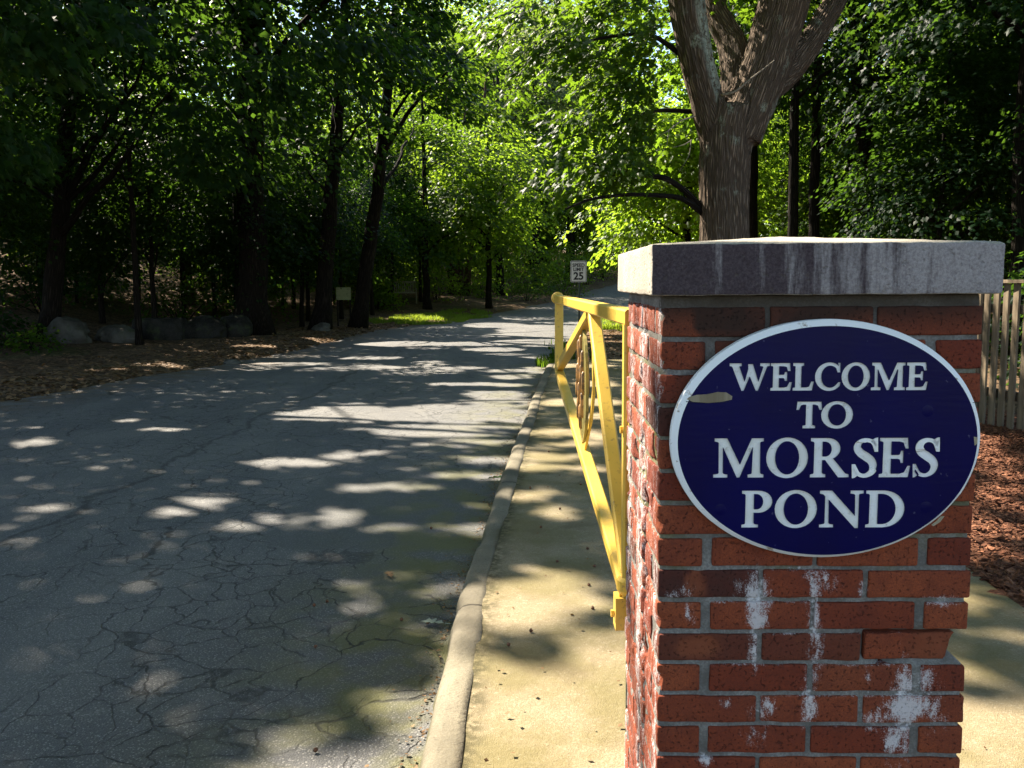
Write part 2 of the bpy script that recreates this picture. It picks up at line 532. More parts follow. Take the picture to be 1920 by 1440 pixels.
M = dict(asphalt=m_asphalt(), path=m_path(), kerb=m_kerb(), litter=m_litter(), mulch=m_mulch(), chip=m_mulch('bark_chip', True),
         brick=m_brick(), mortar=m_mortar(), cap=m_cap(),
         yellow=m_paint('yellow_enamel', (.68, .43, .068), .38, .4, (.40, .24, .06), 48, (.56, .70)),
         copper=m_paint('copper_relief', (.44, .22, .06), .5, .4, (.14, .08, .03), 25, (.42, .6)),
         olive=m_paint('olive_plate', (.30, .24, .065), .5, .4, (.08, .07, .03), 20, (.5, .7)),
         navy=m_navy(), letter=m_letter(),
         rim=m_paint('rim_paint', (.85, .85, .84), .5, .4, (.36, .30, .22), 38, (.60, .70)),
         raw=m_wood('bare_board', (.26, .20, .12), (.55, .47, .33)),
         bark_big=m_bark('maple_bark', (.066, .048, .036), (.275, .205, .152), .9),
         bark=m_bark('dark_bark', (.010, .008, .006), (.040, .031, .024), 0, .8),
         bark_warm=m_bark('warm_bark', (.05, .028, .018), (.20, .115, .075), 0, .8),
         twig=m_paint('dead_twig', (.24, .20, .16), .9, .1, (.12, .10, .08), 30, (.5, .6)),
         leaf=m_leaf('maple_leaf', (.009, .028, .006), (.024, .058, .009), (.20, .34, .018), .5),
         leaf_dark=m_leaf('leaf_shade_tint', (.004, .016, .008), (.011, .030, .012), (.095, .195, .016), .43, .06),  # maple leaf copy, colour darkened to stand for foliage in shade
         leaf_light=m_leaf('leaf_sun_tint', (.026, .064, .009), (.062, .110, .014), (.36, .54, .032), .55),  # maple leaf copy, colour brightened to stand for foliage in sun
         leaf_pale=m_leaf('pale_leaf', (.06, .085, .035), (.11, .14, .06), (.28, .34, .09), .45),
         grass=m_leaf('grass_blade', (.05, .11, .012), (.12, .19, .025), (.40, .52, .04), .5, .2, .6),
         rock=m_rock(), rock_dark=m_rock('mossy_granite', .12), fence=m_wood('weathered_picket', (.13, .095, .062), (.245, .19, .13)),
         bench=m_wood('pale_slat', (.22, .20, .14), (.34, .31, .22)),
         sign_white=m_paint('sign_white', (.66, .67, .66), .45, .4, (.40, .40, .38), 20, (.62, .75)),
         black=m_paint('black_paint', (.012, .012, .014), .5, .3),
         pole=m_paint('green_steel', (.018, .03, .024), .5, .4),
         grey_steel=m_paint('grey_steel', (.22, .23, .22), .5, .4),
         board=m_paint('notice_paper', (.30, .31, .15), .7, .2, (.20, .21, .10), 12, (.5, .7)),
         acorn=m_paint('acorn_brown', (.17, .065, .025), .5, .4, (.08, .035, .015), 60, (.5, .6)),
         dryleaf=m_leaf('dry_leaf', (.13, .07, .03), (.26, .16, .08), (.12, .07, .02), .2, .2, .7),
         greyleaf=m_leaf('grey_leaf', (.30, .34, .27), (.34, .38, .30), (.10, .12, .05), .2, .3, .6))

# ------------------------------------------------------------------ lie of the land
LY = np.array([-60, -10, 0, 5, 9, 11.6, 14.1, 17.1, 20.8, 24.7, 28.7, 35.3, 40, 46, 54, 66, 76, 90, 130])
LX = np.array([-9, -8.2, -7.6, -7.4, -7.0, -6.6, -6.2, -5.3, -4.85, -4.6, -4.2, -1.9, -.2, 1.8, 3.9, 7, 10, 15, 32])
RY = np.array([-60, 1, 2.7, 4.1, 5.1, 6.8, 9.06, 12.1, 15.85, 18.8, 22, 26, 30, 34, 41, 50, 62, 76, 130])
RX = np.array([-.5, -.32, -.29, -.26, -.19, -.09, .08, .3, .61, .83, 1.25, 1.95, 3.0, 4.5, 7.5, 12, 18, 25, 48])
def XL(y): return np.interp(y, LY, LX)
def XR(y): return np.interp(y, RY, RX)
def sp(x): return np.log1p(np.exp(np.clip(x, -30, 30)))
def H(x, y):
    x, y = np.asarray(x, float), np.asarray(y, float)
    base = .036 * 3 * sp((y - 34) / 3)
    base = np.where(y > 110, .036 * 76 + (y - 110) * .01, base)
    dl, dr = XL(y) - x, x - XR(y)
    l = .20 * 1.5 * sp((dl - 5.0) / 1.5) * sstep(8, 24, y)
    l = 9 * (1 - np.exp(-l / 9))
    r = .17 * 1.5 * sp((dr - 2.0) / 1.5) * sstep(34, 55, y)
    r = 9 * (1 - np.exp(-r / 9))
    lump = (fbm(np.stack([x * .35, y * .35, x * 0], -1), 3) - .5) * .35 * (sstep(.6, 3, dl) + sstep(3.2, 6, dr) * sstep(16, 22, y))
    side = .10 * sstep(.0, .25, dr) + .05 * sstep(.2, .9, dl)
    return base + l + r + lump + side
def axis(segs):
    out = []
    for a, b, st in segs:
        out += list(np.arange(a, b, st))
    return np.array(out + [segs[-1][1]])

gx = axis([(-400, -60, 20), (-60, -24, 2), (-24, 8, .4), (8, 40, 2), (40, 400, 20)])
gy = axis([(-60, -4, 4), (-4, 45, .4), (45, 110, 2), (110, 700, 25)])
GX, GY = np.meshgrid(gx, gy)
GZ = H(GX, GY)
incor = sstep(-.35, .1, np.minimum(GX - XL(GY), XR(GY) - GX))
GZ = GZ - .10 * incor
walk = sstep(-.1, .1, np.minimum(GX - XR(GY), 5.4 - GX)) * (GY < 16.6) * (GY > -5)
GZ = GZ - .16 * walk
nxg, nyg = len(gx), len(gy)
ii, jj = np.meshgrid(np.arange(nxg - 1), np.arange(nyg - 1))
q = (jj * nxg + ii).ravel()
mb = MB()
mb.add(np.stack([GX, GY, GZ], -1), np.stack([q, q + 1, q + nxg + 1, q + nxg], -1))
tag(build(mb, 'ground', M['litter'], smooth=True), 'brown forest floor covered in leaf litter', None, None, 'structure')

def strip(name, ys, xf0, xf1, n, zf, mat, attrs=False, label=None):
    u = np.linspace(0, 1, n)
    Y = np.repeat(ys[:, None], n, 1)
    X = xf0(ys)[:, None] * (1 - u) + xf1(ys)[:, None] * u
    Z = zf(X, Y)
    m = MB()
    k = (np.arange(len(ys) - 1)[:, None] * n + np.arange(n - 1)[None, :]).ravel()
    kw = {}
    if attrs:
        kw = dict(kerb_dist=np.where(Y < 17, XR(Y) - X, 9).ravel(), wood_dist=(X - XL(Y)).ravel())
    if name == 'footpath':
        kw = dict(edge_dist=(X - XR(Y) - .128).ravel())
    m.add(np.stack([X, Y, Z], -1), np.stack([k, k + 1, k + n + 1, k + n], -1), **kw)
    return tag(build(m, name, mat, smooth=True), label, None, None, 'structure')
ysr = axis([(-8, 45, .35), (45, 129, 1.5)])
edge_w = lambda y, s: (fbm(np.stack([y * .9, y * 0 + s, y * 0], -1), 3) - .5) * .5
strip('road', ysr, lambda y: XL(y) + edge_w(y, 3), lambda y: XR(y) + .03 + (y > 17) * edge_w(y, 8) * .6, 44,
      lambda X, Y: .036 * 3 * sp((np.minimum(Y, 110) - 34) / 3) + (fbm(np.stack([X * .7, Y * .5, X * 0], -1), 3) - .5) * .03 + .0,
      M['asphalt'], True, 'cracked grey asphalt road curving up into the wood')
ysw = axis([(-4, 16.4, .25)])
strip('footpath', ysw, lambda y: XR(y) + .128, lambda y: 2.28 + .1 * np.sin(y * 1.3) + 0 * y, 22,
      lambda X, Y: .098 + (fbm(np.stack([X * 1.2, Y * 1.2, X * 0], -1), 3) - .5) * .016, M['path'], False, 'sandy footpath beside the kerb')
def mulch_z(X, Y):
    return .104 - .07 * sstep(2.25, 4.0, X) + (fbm(np.stack([X * 5, Y * 5, X * 0], -1), 4) - .5) * .07
strip('mulch_bed', axis([(-4, 15.5, .06)]), lambda y: 2.20 + .1 * np.sin(y * 1.3) + .05 * np.sin(y * 7.1), lambda y: 7.6 + 0 * y, 90, mulch_z, M['mulch'], False, 'reddish bark mulch bed by the picket fence')

# kerb, one swept strip with a worn edge
prof = np.array([(-.002, -.06), (.0, .0), (.014, .05), (.026, .085), (.042, .102), (.07, .109), (.112, .108), (.138, .100), (.146, .05)])
m = MB()
ysk = axis([(-4, 16.3, .05)])
n = len(prof)
P = np.zeros((len(ysk), n, 3))
for i, y in enumerate(ysk):
    wob = (fbm(np.array([[y * 1.1, 0, 0]]), 3)[0] - .5) * .014
    worn = 1 - .30 * math.exp(-((y - 5.0) / .25) ** 2) - .2 * math.exp(-((y - 3.3) / .12) ** 2)
    end = min(1, (16.3 - y) / .9) ** .6 if y < 16.3 else 0
    P[i, :, 0] = XR(y) + wob + prof[:, 0] * (1 + .03 * math.sin(y * 2.1))
    P[i, :, 1] = y
    P[i, :, 2] = np.where(prof[:, 1] > 0, prof[:, 1] * (worn if True else 1) * (.25 + .75 * end), prof[:, 1])
P[..., 0] += (vnoise(P * np.array([14., 9, 14])) - .5) * .016
P[..., 2] += (vnoise(P * np.array([14., 9, 14]) + 5) - .5) * .014
k_ = (np.arange(len(ysk) - 1)[:, None] * n + np.arange(n - 1)[None, :]).ravel()
m.add(P, np.stack([k_, k_ + n, k_ + n + 1, k_ + 1], -1))
tag(build(m, 'kerb', M['kerb'], smooth=True), 'worn rounded concrete kerb along the road', None, None, 'structure')

# ------------------------------------------------------------------ brick pillar
PX, PY, PYAW = .300, 1.8347, -.0219
PW = .64
pillar = thing('brick_pillar', (PX, PY, 0), 'weathered red brick gate pillar with white salty stains and a concrete cap', 'pillar', rz=PYAW)
ROW0, PITCH = 1.451, .0678
SALT = [(1426, 1117, 26, 45, 1), (1426, 1160, 20, 24, 1.1), (1422, 1215, 7, 36, 1), (1532, 1075, 18, 20, .8), (1532, 1128, 15, 14, .7), (1537, 1184, 11, 24, .9),
        (1626, 1104, 9, 15, .7), (1774, 1123, 34, 9, .9), (1716, 1283, 18, 36, 1), (1716, 1329, 46, 24, 1.15), (1753, 1267, 22, 24, .7), (1699, 1387, 17, 28, .8),
        (1532, 1329, 17, 26, .9), (1453, 1321, 13, 16, .8), (1370, 1317, 13, 9, .8), (1532, 1287, 9, 13, .8), (1428, 1383, 26, 24, .5), (1332, 1425, 14, 16, 1),
        (1299, 1150, 12, 22, .6), (1262, 1112, 14, 8, .8), (1640, 1270, 9, 12, .5), (1424, 1150, 11, 90, .95), (1420, 1215, 7, 40, 1), (1534, 1120, 12, 75, .85), (1540, 1190, 10, 30, .9), (1528, 1315, 15, 50, .85), (1712, 1330, 22, 95, .95), (1690, 1395, 15, 50, .8), (1745, 1300, 40, 40, .7), (1622, 1110, 9, 30, .6), (1290, 1110, 26, 20, .5), (1440, 1330, 26, 26, .6), (1500, 1063, 150, 5, .55), (1400, 1124, 160, 5, .6), (1560, 1184, 160, 4, .5), (1400, 1243, 130, 5, .5), (1600, 1303, 180, 5, .55), (1500, 1361, 150, 4, .5), (1560, 1085, 24, 26, .5), (1400, 1100, 34, 26, .45), (1660, 1350, 34, 26, .6), (1770, 1340, 28, 40, .5), (1540, 1240, 16, 60, .6), (1480, 1186, 40, 4, .5), (1350, 1124, 60, 4, .5), (1700, 1303, 90, 4, .6), (1640, 1244, 110, 5, .5)]
SALT_L = [((x - 1237) / 590 * PW, ROW0 - PITCH * (8 + (y - 1063) / 59.5), w / 590 * PW, h / 59.5 * PITCH, s) for x, y, w, h, s in SALT]
def pillar_attrs(v):
    x, y, z = v[:, 0], v[:, 1], v[:, 2]
    salt = np.zeros(len(v))
    for a, b, w, h, s in SALT_L:
        salt = np.maximum(salt, s * np.exp(-((x - a) / w) ** 2 - ((z - b) / h) ** 2))
    salt *= (y < .03)
    salt = np.maximum(salt, (x < .03) * sstep(.008, .03, y) * (.27 + .34 * sstep(.42, .66, fbm(np.stack([y * 9, z * 2.2, x * 0 + 3], -1), 4))))  # left face: salt plus an overall paling that stands in for stronger sun
    soot = sstep(1.36, 1.46, z) * (y < .05) + .6 * sstep(.45, .2, x) * sstep(1.1, 1.3, z) * (y < .05) * (fbm(np.stack([x * 5, z * 5, y * 0], -1), 3) > .45)  # darker band below the cap, dark blotches on the upper left
    return salt, np.clip(soot, 0, 1)
def crackline(z):
    return .235 + .035 * (fbm(np.stack([z * 4.0, z * 0 + 2, z * 0], -1), 3) - .5) * 2 + .05 * (z - .8) * -.6
def pillar_damage(v):
    """weathering of the left face: one long jagged split, scattered pits, chipped corner"""
    x, y, z = v[:, 0], v[:, 1], v[:, 2]
    dx = np.zeros(len(v))
    left = x < .03
    w = (.012 + .020 * fbm(np.stack([z * 9, z * 0, z * 0 + 9], -1), 3)) * sstep(1.20, .98, z)
    d = np.abs(y - crackline(z))
    dx += left * .034 * np.clip(1 - d / (w + 1e-4), 0, 1) ** .7 * sstep(1.20, 1.0, z)
    dx += left * .010 * sstep(.62, .80, fbm(np.stack([y * 16, z * 16, x * 0 + 4], -1), 3))
    dx += left * .003 * (fbm(np.stack([y * 40, z * 60, x * 0], -1), 3) - .4)
    ch = sstep(.56, .75, fbm(np.stack([z * 30, z * 0, z * 0 + 1], -1), 3)) * np.exp(-(np.hypot(x, y) / .022) ** 2)
    v[:, 0] += dx + ch * .010
    v[:, 1] += ch * .008
    return v
def grid_box(lo, hi, r, res):
    lo, hi = np.array(lo, float), np.array(hi, float)
    c, h = (lo + hi) / 2, (hi - lo) / 2
    ax = []
    for k in range(3):
        nn = max(1, int(round((2 * h[k] - 2 * r) / res)))
        ax.append(np.concatenate([[-h[k], -h[k] + r * .35], np.linspace(-h[k] + r, h[k] - r, nn + 1), [h[k] - r * .35, h[k]]]))
    V, F, b = [], [], 0
    for k in range(3):
        a1, a2 = ax[(k + 1) % 3], ax[(k + 2) % 3]
        A1, A2 = np.meshgrid(a1, a2, indexing='ij')
        for sg in (-1, 1):
            p = np.zeros(A1.shape + (3,))
            p[..., k] = sg * h[k]
            p[..., (k + 1) % 3] = A1
            p[..., (k + 2) % 3] = A2
            n1, n2 = A1.shape
            i, j = np.meshgrid(np.arange(n1 - 1), np.arange(n2 - 1), indexing='ij')
            s = (i * n2 + j).ravel()
            qd = np.stack([s, s + n2, s + n2 + 1, s + 1], -1)
            if sg < 0: qd = qd[:, ::-1]
            V.append(p.reshape(-1, 3)); F.append(qd + b); b += n1 * n2
    V, F = np.concatenate(V), np.concatenate(F)
    inner = np.clip(V, -(h - r), h - r)
    d = V - inner
    L = np.linalg.norm(d, axis=1)
    V = np.where(L[:, None] > 1e-9, inner + d / (L[:, None] + 1e-12) * r, V)
    # weld the seams so that a brick is one island
    key = np.round(V * 1e5).astype(np.int64)
    _, idx, inv = np.unique(key, axis=0, return_index=True, return_inverse=True)
    V = V[idx]
    F = inv.reshape(-1)[F]
    return V + c, F
rng = np.random.RandomState(3)
bricks = MB()
J = .0048
for k in range(21):
    z1, z0 = ROW0 - PITCH * k - J, ROW0 - PITCH * (k + 1) + J
    res = .011 if z0 > .42 else .05
    spans = []
    b3 = PW / 3
    D = .095
    if k % 2 == 0:
        spans += [((i * b3, 0), ((i + 1) * b3, D)) for i in range(3)]
        spans += [((i * b3, PW - D), ((i + 1) * b3, PW)) for i in range(3)]
        yy = [D + J * 2, .5 * PW, PW - D - J * 2]
        spans += [((0, yy[i]), (D, yy[i + 1])) for i in range(2)] + [((PW - D, yy[i]), (PW, yy[i + 1])) for i in range(2)]
    else:
        spans += [((0, i * b3), (D, (i + 1) * b3)) for i in range(3)]
        spans += [((PW - D, i * b3), (PW, (i + 1) * b3)) for i in range(3)]
        xx = [D + J * 2, .5 * PW - .0, PW - D - J * 2]
        spans += [((xx[i], 0), (xx[i + 1], D)) for i in range(2)] + [((xx[i], PW - D), (xx[i + 1], PW)) for i in range(2)]
    for (x0, y0), (x1, y1) in spans:
        g = J + rng.uniform(-.0012, .0012, 4)
        ax0 = x0 + (g[0] if x0 > .001 else rng.uniform(-.002, .002))
        ax1 = x1 - (g[1] if x1 < PW - .001 else rng.uniform(-.002, .002))
        ay0 = y0 + (g[2] if y0 > .001 else rng.uniform(-.0015, .002))
        ay1 = y1 - (g[3] if y1 < PW - .001 else rng.uniform(-.002, .002))
        dz = rng.uniform(-.0010, .0010, 2)
        v, f = grid_box((ax0, ay0, z0 + dz[0]), (ax1, ay1, z1 + dz[1]), .0045, res)
        v = v + (np.stack([fbm(v * 26 + s, 3) for s in (0, 11, 23)], -1) - .5) * .0042
        tilt = rng.uniform(-.008, .008)
        v[:, 2] += (v[:, 0] - (x0 + x1) / 2) * tilt * .6 + (v[:, 1] - (y0 + y1) / 2) * tilt
        spall = np.zeros(len(v))
        if k == 10 and y0 < .01 and x1 > PW - .01:             # broken corner on the right
            e = sstep(.41, .66, v[:, 0])
            nz = fbm(v * 28 + 3, 3)
            v[:, 0] -= .034 * sstep(PW - .06, PW, v[:, 0]) * (.75 + .6 * nz) * (1 - .35 * sstep(z1 - .012, z1, v[:, 2]))
            v[:, 1] += (y0 < .01) * (v[:, 1] < .05) * (.006 + .012 * nz * e)
            spall = sstep(.35, .65, e + .7 * (nz - .4)) * (v[:, 1] < .05) * .8
        if k == 10 and y0 < .01 and x0 < .01:
            c = np.exp(-((v[:, 0] - .085) / .055) ** 2 - ((v[:, 2] - (z0 + z1) / 2) / .03) ** 2)
            c = sstep(.35, .6, c + .35 * (fbm(v * 40, 3) - .5)) * (v[:, 1] < .03)
            v[:, 1] += c * .0035
            spall = c
        if k == 8 and y0 < .01 and x0 < .01:
            c = np.exp(-((v[:, 0] - .075) / .022) ** 2 - ((v[:, 2] - (z0 + z1) / 2 + .004) / .05) ** 2)
            c = sstep(.35, .55, c + .35 * (fbm(v * 40, 3) - .5)) * (v[:, 1] < .03)
            v[:, 1] += c * .003
            spall = c * .8
        v = pillar_damage(v)
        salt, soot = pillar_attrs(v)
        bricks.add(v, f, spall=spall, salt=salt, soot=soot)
brickwork = build(bricks, 'brickwork', M['brick'], pillar, smooth=True)
core = MB()
v, f = grid_box((.0028, .0065, -.05), (PW - .0065, PW - .0065, 1.4706), .004, .016)
v = pillar_damage(v - np.array([.004, .0, 0]) * 0)
v = v + (np.stack([fbm(v * 45 + s, 3) for s in (0, 11, 23)], -1) - .5) * .005
notch = (v[:, 0] > PW - .05) * (v[:, 1] < .1) * np.exp(-((v[:, 2] - (ROW0 - PITCH * 10.45)) / .026) ** 4)
v[:, 0] -= .034 * notch
v[:, 1] += .026 * (v[:, 1] < .03) * sstep(.415, .44, v[:, 0]) * (np.abs(v[:, 2] - (ROW0 - PITCH * 10.5)) < .036)
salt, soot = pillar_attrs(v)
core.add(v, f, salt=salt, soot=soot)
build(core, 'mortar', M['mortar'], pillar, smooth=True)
# concrete cap with a low four-sided slope
CX0, CY0, CW, CD, CZ0, CZ1 = -.0239, -.0361, .681, .712, 1.4706, 1.571
v, f = grid_box((CX0, CY0, CZ0), (CX0 + CW, CY0 + CD, CZ1), .004, .012)
u_ = np.minimum(np.minimum(v[:, 0] - CX0, CX0 + CW - v[:, 0]) / (CW / 2), np.minimum(v[:, 1] - CY0, CY0 + CD - v[:, 1]) / (CD / 2))
top = v[:, 2] > CZ1 - .003
v[:, 2] += top * .029 * np.clip(u_, 0, 1)
v = v + (np.stack([fbm(v * 30 + s, 4) for s in (0, 11, 23)], -1) - .5) * .0032
e = sstep(.60, .75, fbm(v * 22 + 4, 3))
edge = (np.abs(v[:, 2] - CZ1) < .012) & (v[:, 1] < CY0 + .012)
v[:, 2] -= edge * e * .006
m = MB(); m.add(v, f)
build(m, 'cap', M['cap'], pillar, smooth=True)

# ------------------------------------------------------------------ oval sign on the pillar
def arc(cx, cy, rx, ry, a0, a1, n=16):
    t = np.linspace(R(a0), R(a1), n)
    return [(cx + rx * math.cos(a), cy + ry * math.sin(a)) for a in t]
SERIF = {
 'E': (.66, [[(0,0),(.62,0),(.66,.26),(.62,.26),(.55,.09),(.44,.05),(.23,.05),(.23,.49),(.40,.49),(.45,.47),(.47,.38),(.50,.38),(.50,.66),(.47,.66),(.45,.57),(.40,.545),(.23,.545),(.23,.95),(.42,.95),(.52,.92),(.57,.76),(.61,.76),(.59,1),(0,1),(0,.96),(.06,.945),(.08,.90),(.08,.10),(.06,.055),(0,.04)]]),
 'L': (.65, [[(0,0),(.60,0),(.645,.28),(.605,.28),(.54,.09),(.43,.05),(.23,.05),(.23,.90),(.25,.945),(.31,.96),(.31,1),(0,1),(0,.96),(.06,.945),(.08,.9),(.08,.1),(.06,.055),(0,.04)]]),
 'T': (.71, [[(.19,0),(.52,0),(.52,.04),(.45,.055),(.43,.1),(.43,.95),(.53,.95),(.62,.91),(.67,.74),(.71,.74),(.69,1),(.02,1),(0,.74),(.04,.74),(.09,.91),(.18,.95),(.28,.95),(.28,.1),(.26,.055),(.19,.04)]]),
 'O': (.90, [arc(.45,.5,.45,.52,0,345,30), arc(.45,.5,.285,.465,0,345,30)]),
 'C': (.80, [arc(.45,.5,.45,.52,44,318,26) + [(.80,.25),(.765,.25)] + arc(.50,.5,.335,.465,312,52,26)[0:0] + [(x,y) for x,y in arc(.48,.5,.32,.465,316,48,26)] + [(.74,.70),(.79,.70),(.785,1.0),(.76,1.0)]]),
 'M': (1.09, [[(0,0),(.28,0),(.28,.04),(.20,.055),(.175,.1),(.19,.80),(.52,0),(.56,0),(.86,.80),(.86,.1),(.84,.055),(.77,.04),(.77,0),(1.09,0),(1.09,.04),(1.03,.055),(1.01,.1),(1.0,.9),(1.02,.945),(1.08,.96),(1.08,1),(.84,1),(.575,.28),(.27,1),(.02,1),(.02,.96),(.08,.945),(.11,.92),(.12,.1),(.09,.055),(0,.04)]]),
 'W': (1.29, [[(0,1),(0,.96),(.06,.945),(.09,.9),(.40,0),(.44,0),(.655,.58),(.88,0),(.92,0),(1.20,.9),(1.225,.945),(1.29,.96),(1.29,1),(1.02,1),(1.02,.96),(1.10,.945),(1.13,.9),(.945,.27),(.735,.97),(.62,.97),(.625,.80),(.485,.27),(.27,.9),(.28,.945),(.35,.96),(.35,1)]]),
 'R': (.83, [[(0,0),(.31,0),(.31,.04),(.25,.055),(.23,.1),(.23,.46),(.32,.46),(.62,0),(.83,0),(.83,.04),(.76,.06),(.46,.485)] + arc(.36,.735,.27,.265,-62,90,14) + [(0,1),(0,.96),(.06,.945),(.08,.9),(.08,.1),(.06,.055),(0,.04)],
       [(.23,.51),(.31,.51)] + arc(.31,.73,.16,.22,-80,80,10) + [(.31,.95),(.23,.95)]]),
 'P': (.64, [[(0,0),(.33,0),(.33,.04),(.25,.055),(.23,.1),(.23,.42),(.33,.42)] + arc(.35,.71,.285,.29,-85,90,14) + [(0,1),(0,.96),(.06,.945),(.08,.9),(.08,.1),(.06,.055),(0,.04)],
       [(.23,.47),(.31,.47)] + arc(.31,.71,.16,.24,-80,80,10) + [(.31,.95),(.23,.95)]]),
 'N': (.93, [[(0,0),(.28,0),(.28,.04),(.20,.055),(.175,.1),(.175,.80),(.78,-.02),(.83,-.02),(.83,.9),(.85,.945),(.93,.96),(.93,1),(.67,1),(.67,.96),(.75,.945),(.775,.9),(.775,.27),(.24,1),(0,1),(0,.96),(.07,.94),(.12,.87),(.12,.1),(.09,.055),(0,.04)]]),
 'D': (.82, [[(0,0),(.36,0)] + arc(.36,.5,.46,.5,-88,88,20) + [(.36,1),(0,1),(0,.96),(.06,.945),(.08,.9),(.08,.1),(.06,.055),(0,.04)],
       [(.23,.05),(.34,.05)] + arc(.34,.5,.315,.45,-85,85,16) + [(.34,.95),(.23,.95)]]),
}
def s_shape():
    sx = [.505, .44, .29, .15, .105, .17, .30, .42, .465, .41, .27, .12, .035]
    sy = [.70, .905, .97, .905, .765, .635, .53, .415, .27, .115, .03, .085, .30]
    w = [.035, .055, .055, .10, .135, .155, .17, .155, .135, .10, .055, .055, .035]
    t = np.arange(13); tt = np.linspace(0, 12, 73)
    # Catmull-Rom
    def cr(a):
        a = np.array(a); a = np.concatenate([[2*a[0]-a[1]], a, [2*a[-1]-a[-2]]])
        i = np.minimum(tt.astype(int), 11); f = tt - i
        p0, p1, p2, p3 = a[i], a[i+1], a[i+2], a[i+3]
        return .5*((2*p1)+(-p0+p2)*f+(2*p0-5*p1+4*p2-p3)*f*f+(-p0+3*p1-3*p2+p3)*f**3)
    P = np.stack([cr(sx), cr(sy)], -1); W = cr(w)
    T = np.gradient(P, axis=0); T /= np.linalg.norm(T, axis=1)[:, None]
    N = np.stack([-T[:, 1], T[:, 0]], -1)
    a, b = P + N * W[:, None] / 2, P - N * W[:, None] / 2
    top = [(.485, .70), (.525, .70), (.52, 1.01), (.485, 1.0)]
    bot = [(.05, .30), (.005, .30), (.01, -.01), (.045, .0)]
    return list(map(tuple, a[3:-3])) + [(.10, .055), (.045, .0), (.01, -.01), (.0, .31), (.04, .31)] + list(map(tuple, b[::-1][3:-3])) + [(.41, .945), (.485, 1.0), (.52, 1.01), (.53, .69), (.49, .69)]
SERIF['S'] = (.53, [s_shape()])

SGN_Y = -.030                                   # board face in pillar coordinates
sign = thing('oval_sign', (PX, PY, 0), 'navy blue oval wooden welcome sign with carved white serif letters on the brick pillar', 'sign', rz=PYAW)
SC = (.3255, 1.181)
A_, B_ = .3075, .2415
def curve_mesh(splines, extrude, bevel, name, res=1):
    cu = bpy.data.curves.new(name, 'CURVE')
    cu.dimensions = '2D'
    cu.fill_mode = 'BOTH'
    cu.extrude, cu.bevel_depth, cu.bevel_resolution = extrude, bevel, res
    for sp_ in splines:
        s = cu.splines.new('POLY')
        s.points.add(len(sp_) - 1)
        for pt, (x, y) in zip(s.points, sp_):
            pt.co = (x, y, 0, 1)
        s.use_cyclic_u = True
    o = bpy.data.objects.new(name, cu)
    COL.objects.link(o)
    dg = bpy.context.evaluated_depsgraph_get()
    me = bpy.data.meshes.new_from_object(o.evaluated_get(dg))
    bpy.data.objects.remove(o)
    bpy.data.curves.remove(cu)
    me.name = name
    return me
WORDS = [('WELCOME', .1335, .5205, 1.2833, 1.3345, [0, 1, 2, 3, 4, 5, 6]), ('TO', .2675, .3765, 1.2075, 1.2575, None), ('MORSES', .1050, .5480, 1.1078, 1.1842, None), ('POND', .1635, .4855, 1.0050, 1.0775, None)]
def fatten(poly, d, hole=False):
    p = np.array(poly, float)
    q = np.roll(p, -1, 0)
    if (((p[:, 0] * q[:, 1] - q[:, 0] * p[:, 1]).sum()) < 0) != hole:
        p = p[::-1]
    e = np.roll(p, -1, 0) - p
    nn = np.stack([e[:, 1], -e[:, 0]], -1)
    nn /= np.linalg.norm(nn, axis=1)[:, None] + 1e-9
    n0 = np.roll(nn, 1, 0)
    b = nn + n0
    b /= np.maximum((b * nn).sum(1), .45)[:, None]
    return [tuple(v) for v in p + b * d]
all_letters, per_word = [], []
for wd, x0, x1, zb, zt, _ in WORDS:
    hh = zt - zb
    gap = .085 if wd != 'TO' else .02
    nat = sum(SERIF[c][0] for c in wd) + gap * (len(wd) - 1)
    kx = (x1 - x0) / (nat * hh)
    x = x0
    sp_w = []
    for c in wd:
        wc, shp = SERIF[c]
        for si, s in enumerate(shp):
            sp_w.append(fatten([(x + px * hh * kx, zb + py * hh) for px, py in s], .0019, si > 0))
        x += (wc + gap) * hh * kx
    per_word.append(sp_w)
    all_letters += sp_w
# front plate: an oval with the letters cut right through, a chamfered white edge round it, letter floors behind
oval = lambda a, b, n=96, cx=SC[0], cz=SC[1]: [(cx + a * math.cos(t), cz + b * math.sin(t)) for t in np.arange(n) * 2 * math.pi / n]
RX90 = Matrix.Rotation(R(90), 4, 'X')
def place(me, y):
    me.transform(Matrix.Translation((0, y, 0)) @ RX90)
    return me
fx, fz = SC[0] + .0022, SC[1] - .003
inner = oval(A_ - .0110, B_ - .0102, 96, fx, fz)
me = place(curve_mesh([inner] + all_letters, .0016, .0, 'board'), SGN_Y)
link('board', me, M['navy'], sign)
for (wd, *_), sp_w in zip(WORDS, per_word):
    # the carved floor of each word: a shallow ridge-free trough with chamfered walls
    bm = bmesh.new()
    me = curve_mesh([[(x, z) for x, z in s] for s in sp_w], .0, .0, 'lettering')
    bm.from_mesh(me)
    fl = bm.faces[:]
    bmesh.ops.dissolve_limit(bm, angle_limit=.01, verts=bm.verts[:], edges=bm.edges[:])
    ret = bmesh.ops.inset_region(bm, faces=bm.faces[:], thickness=.0017, depth=-.0030, use_even_offset=True)
    bm.to_mesh(me)
    bm.free()
    place(me, SGN_Y - .0010)
    link('lettering', me, M['letter'], sign)
rimb = MB()
n = 120
th = np.arange(n) * 2 * math.pi / n
rings = []
def ring(a, b, y, cx=SC[0], cz=SC[1], wob=0):
    w = 1 + wob * (vnoise(np.stack([np.cos(th) * 9, np.sin(th) * 9, th * 0 + a * 40], -1)) - .5)
    return np.stack([cx + a * w * np.cos(th), np.full(n, y), cz + b * w * np.sin(th)], -1)
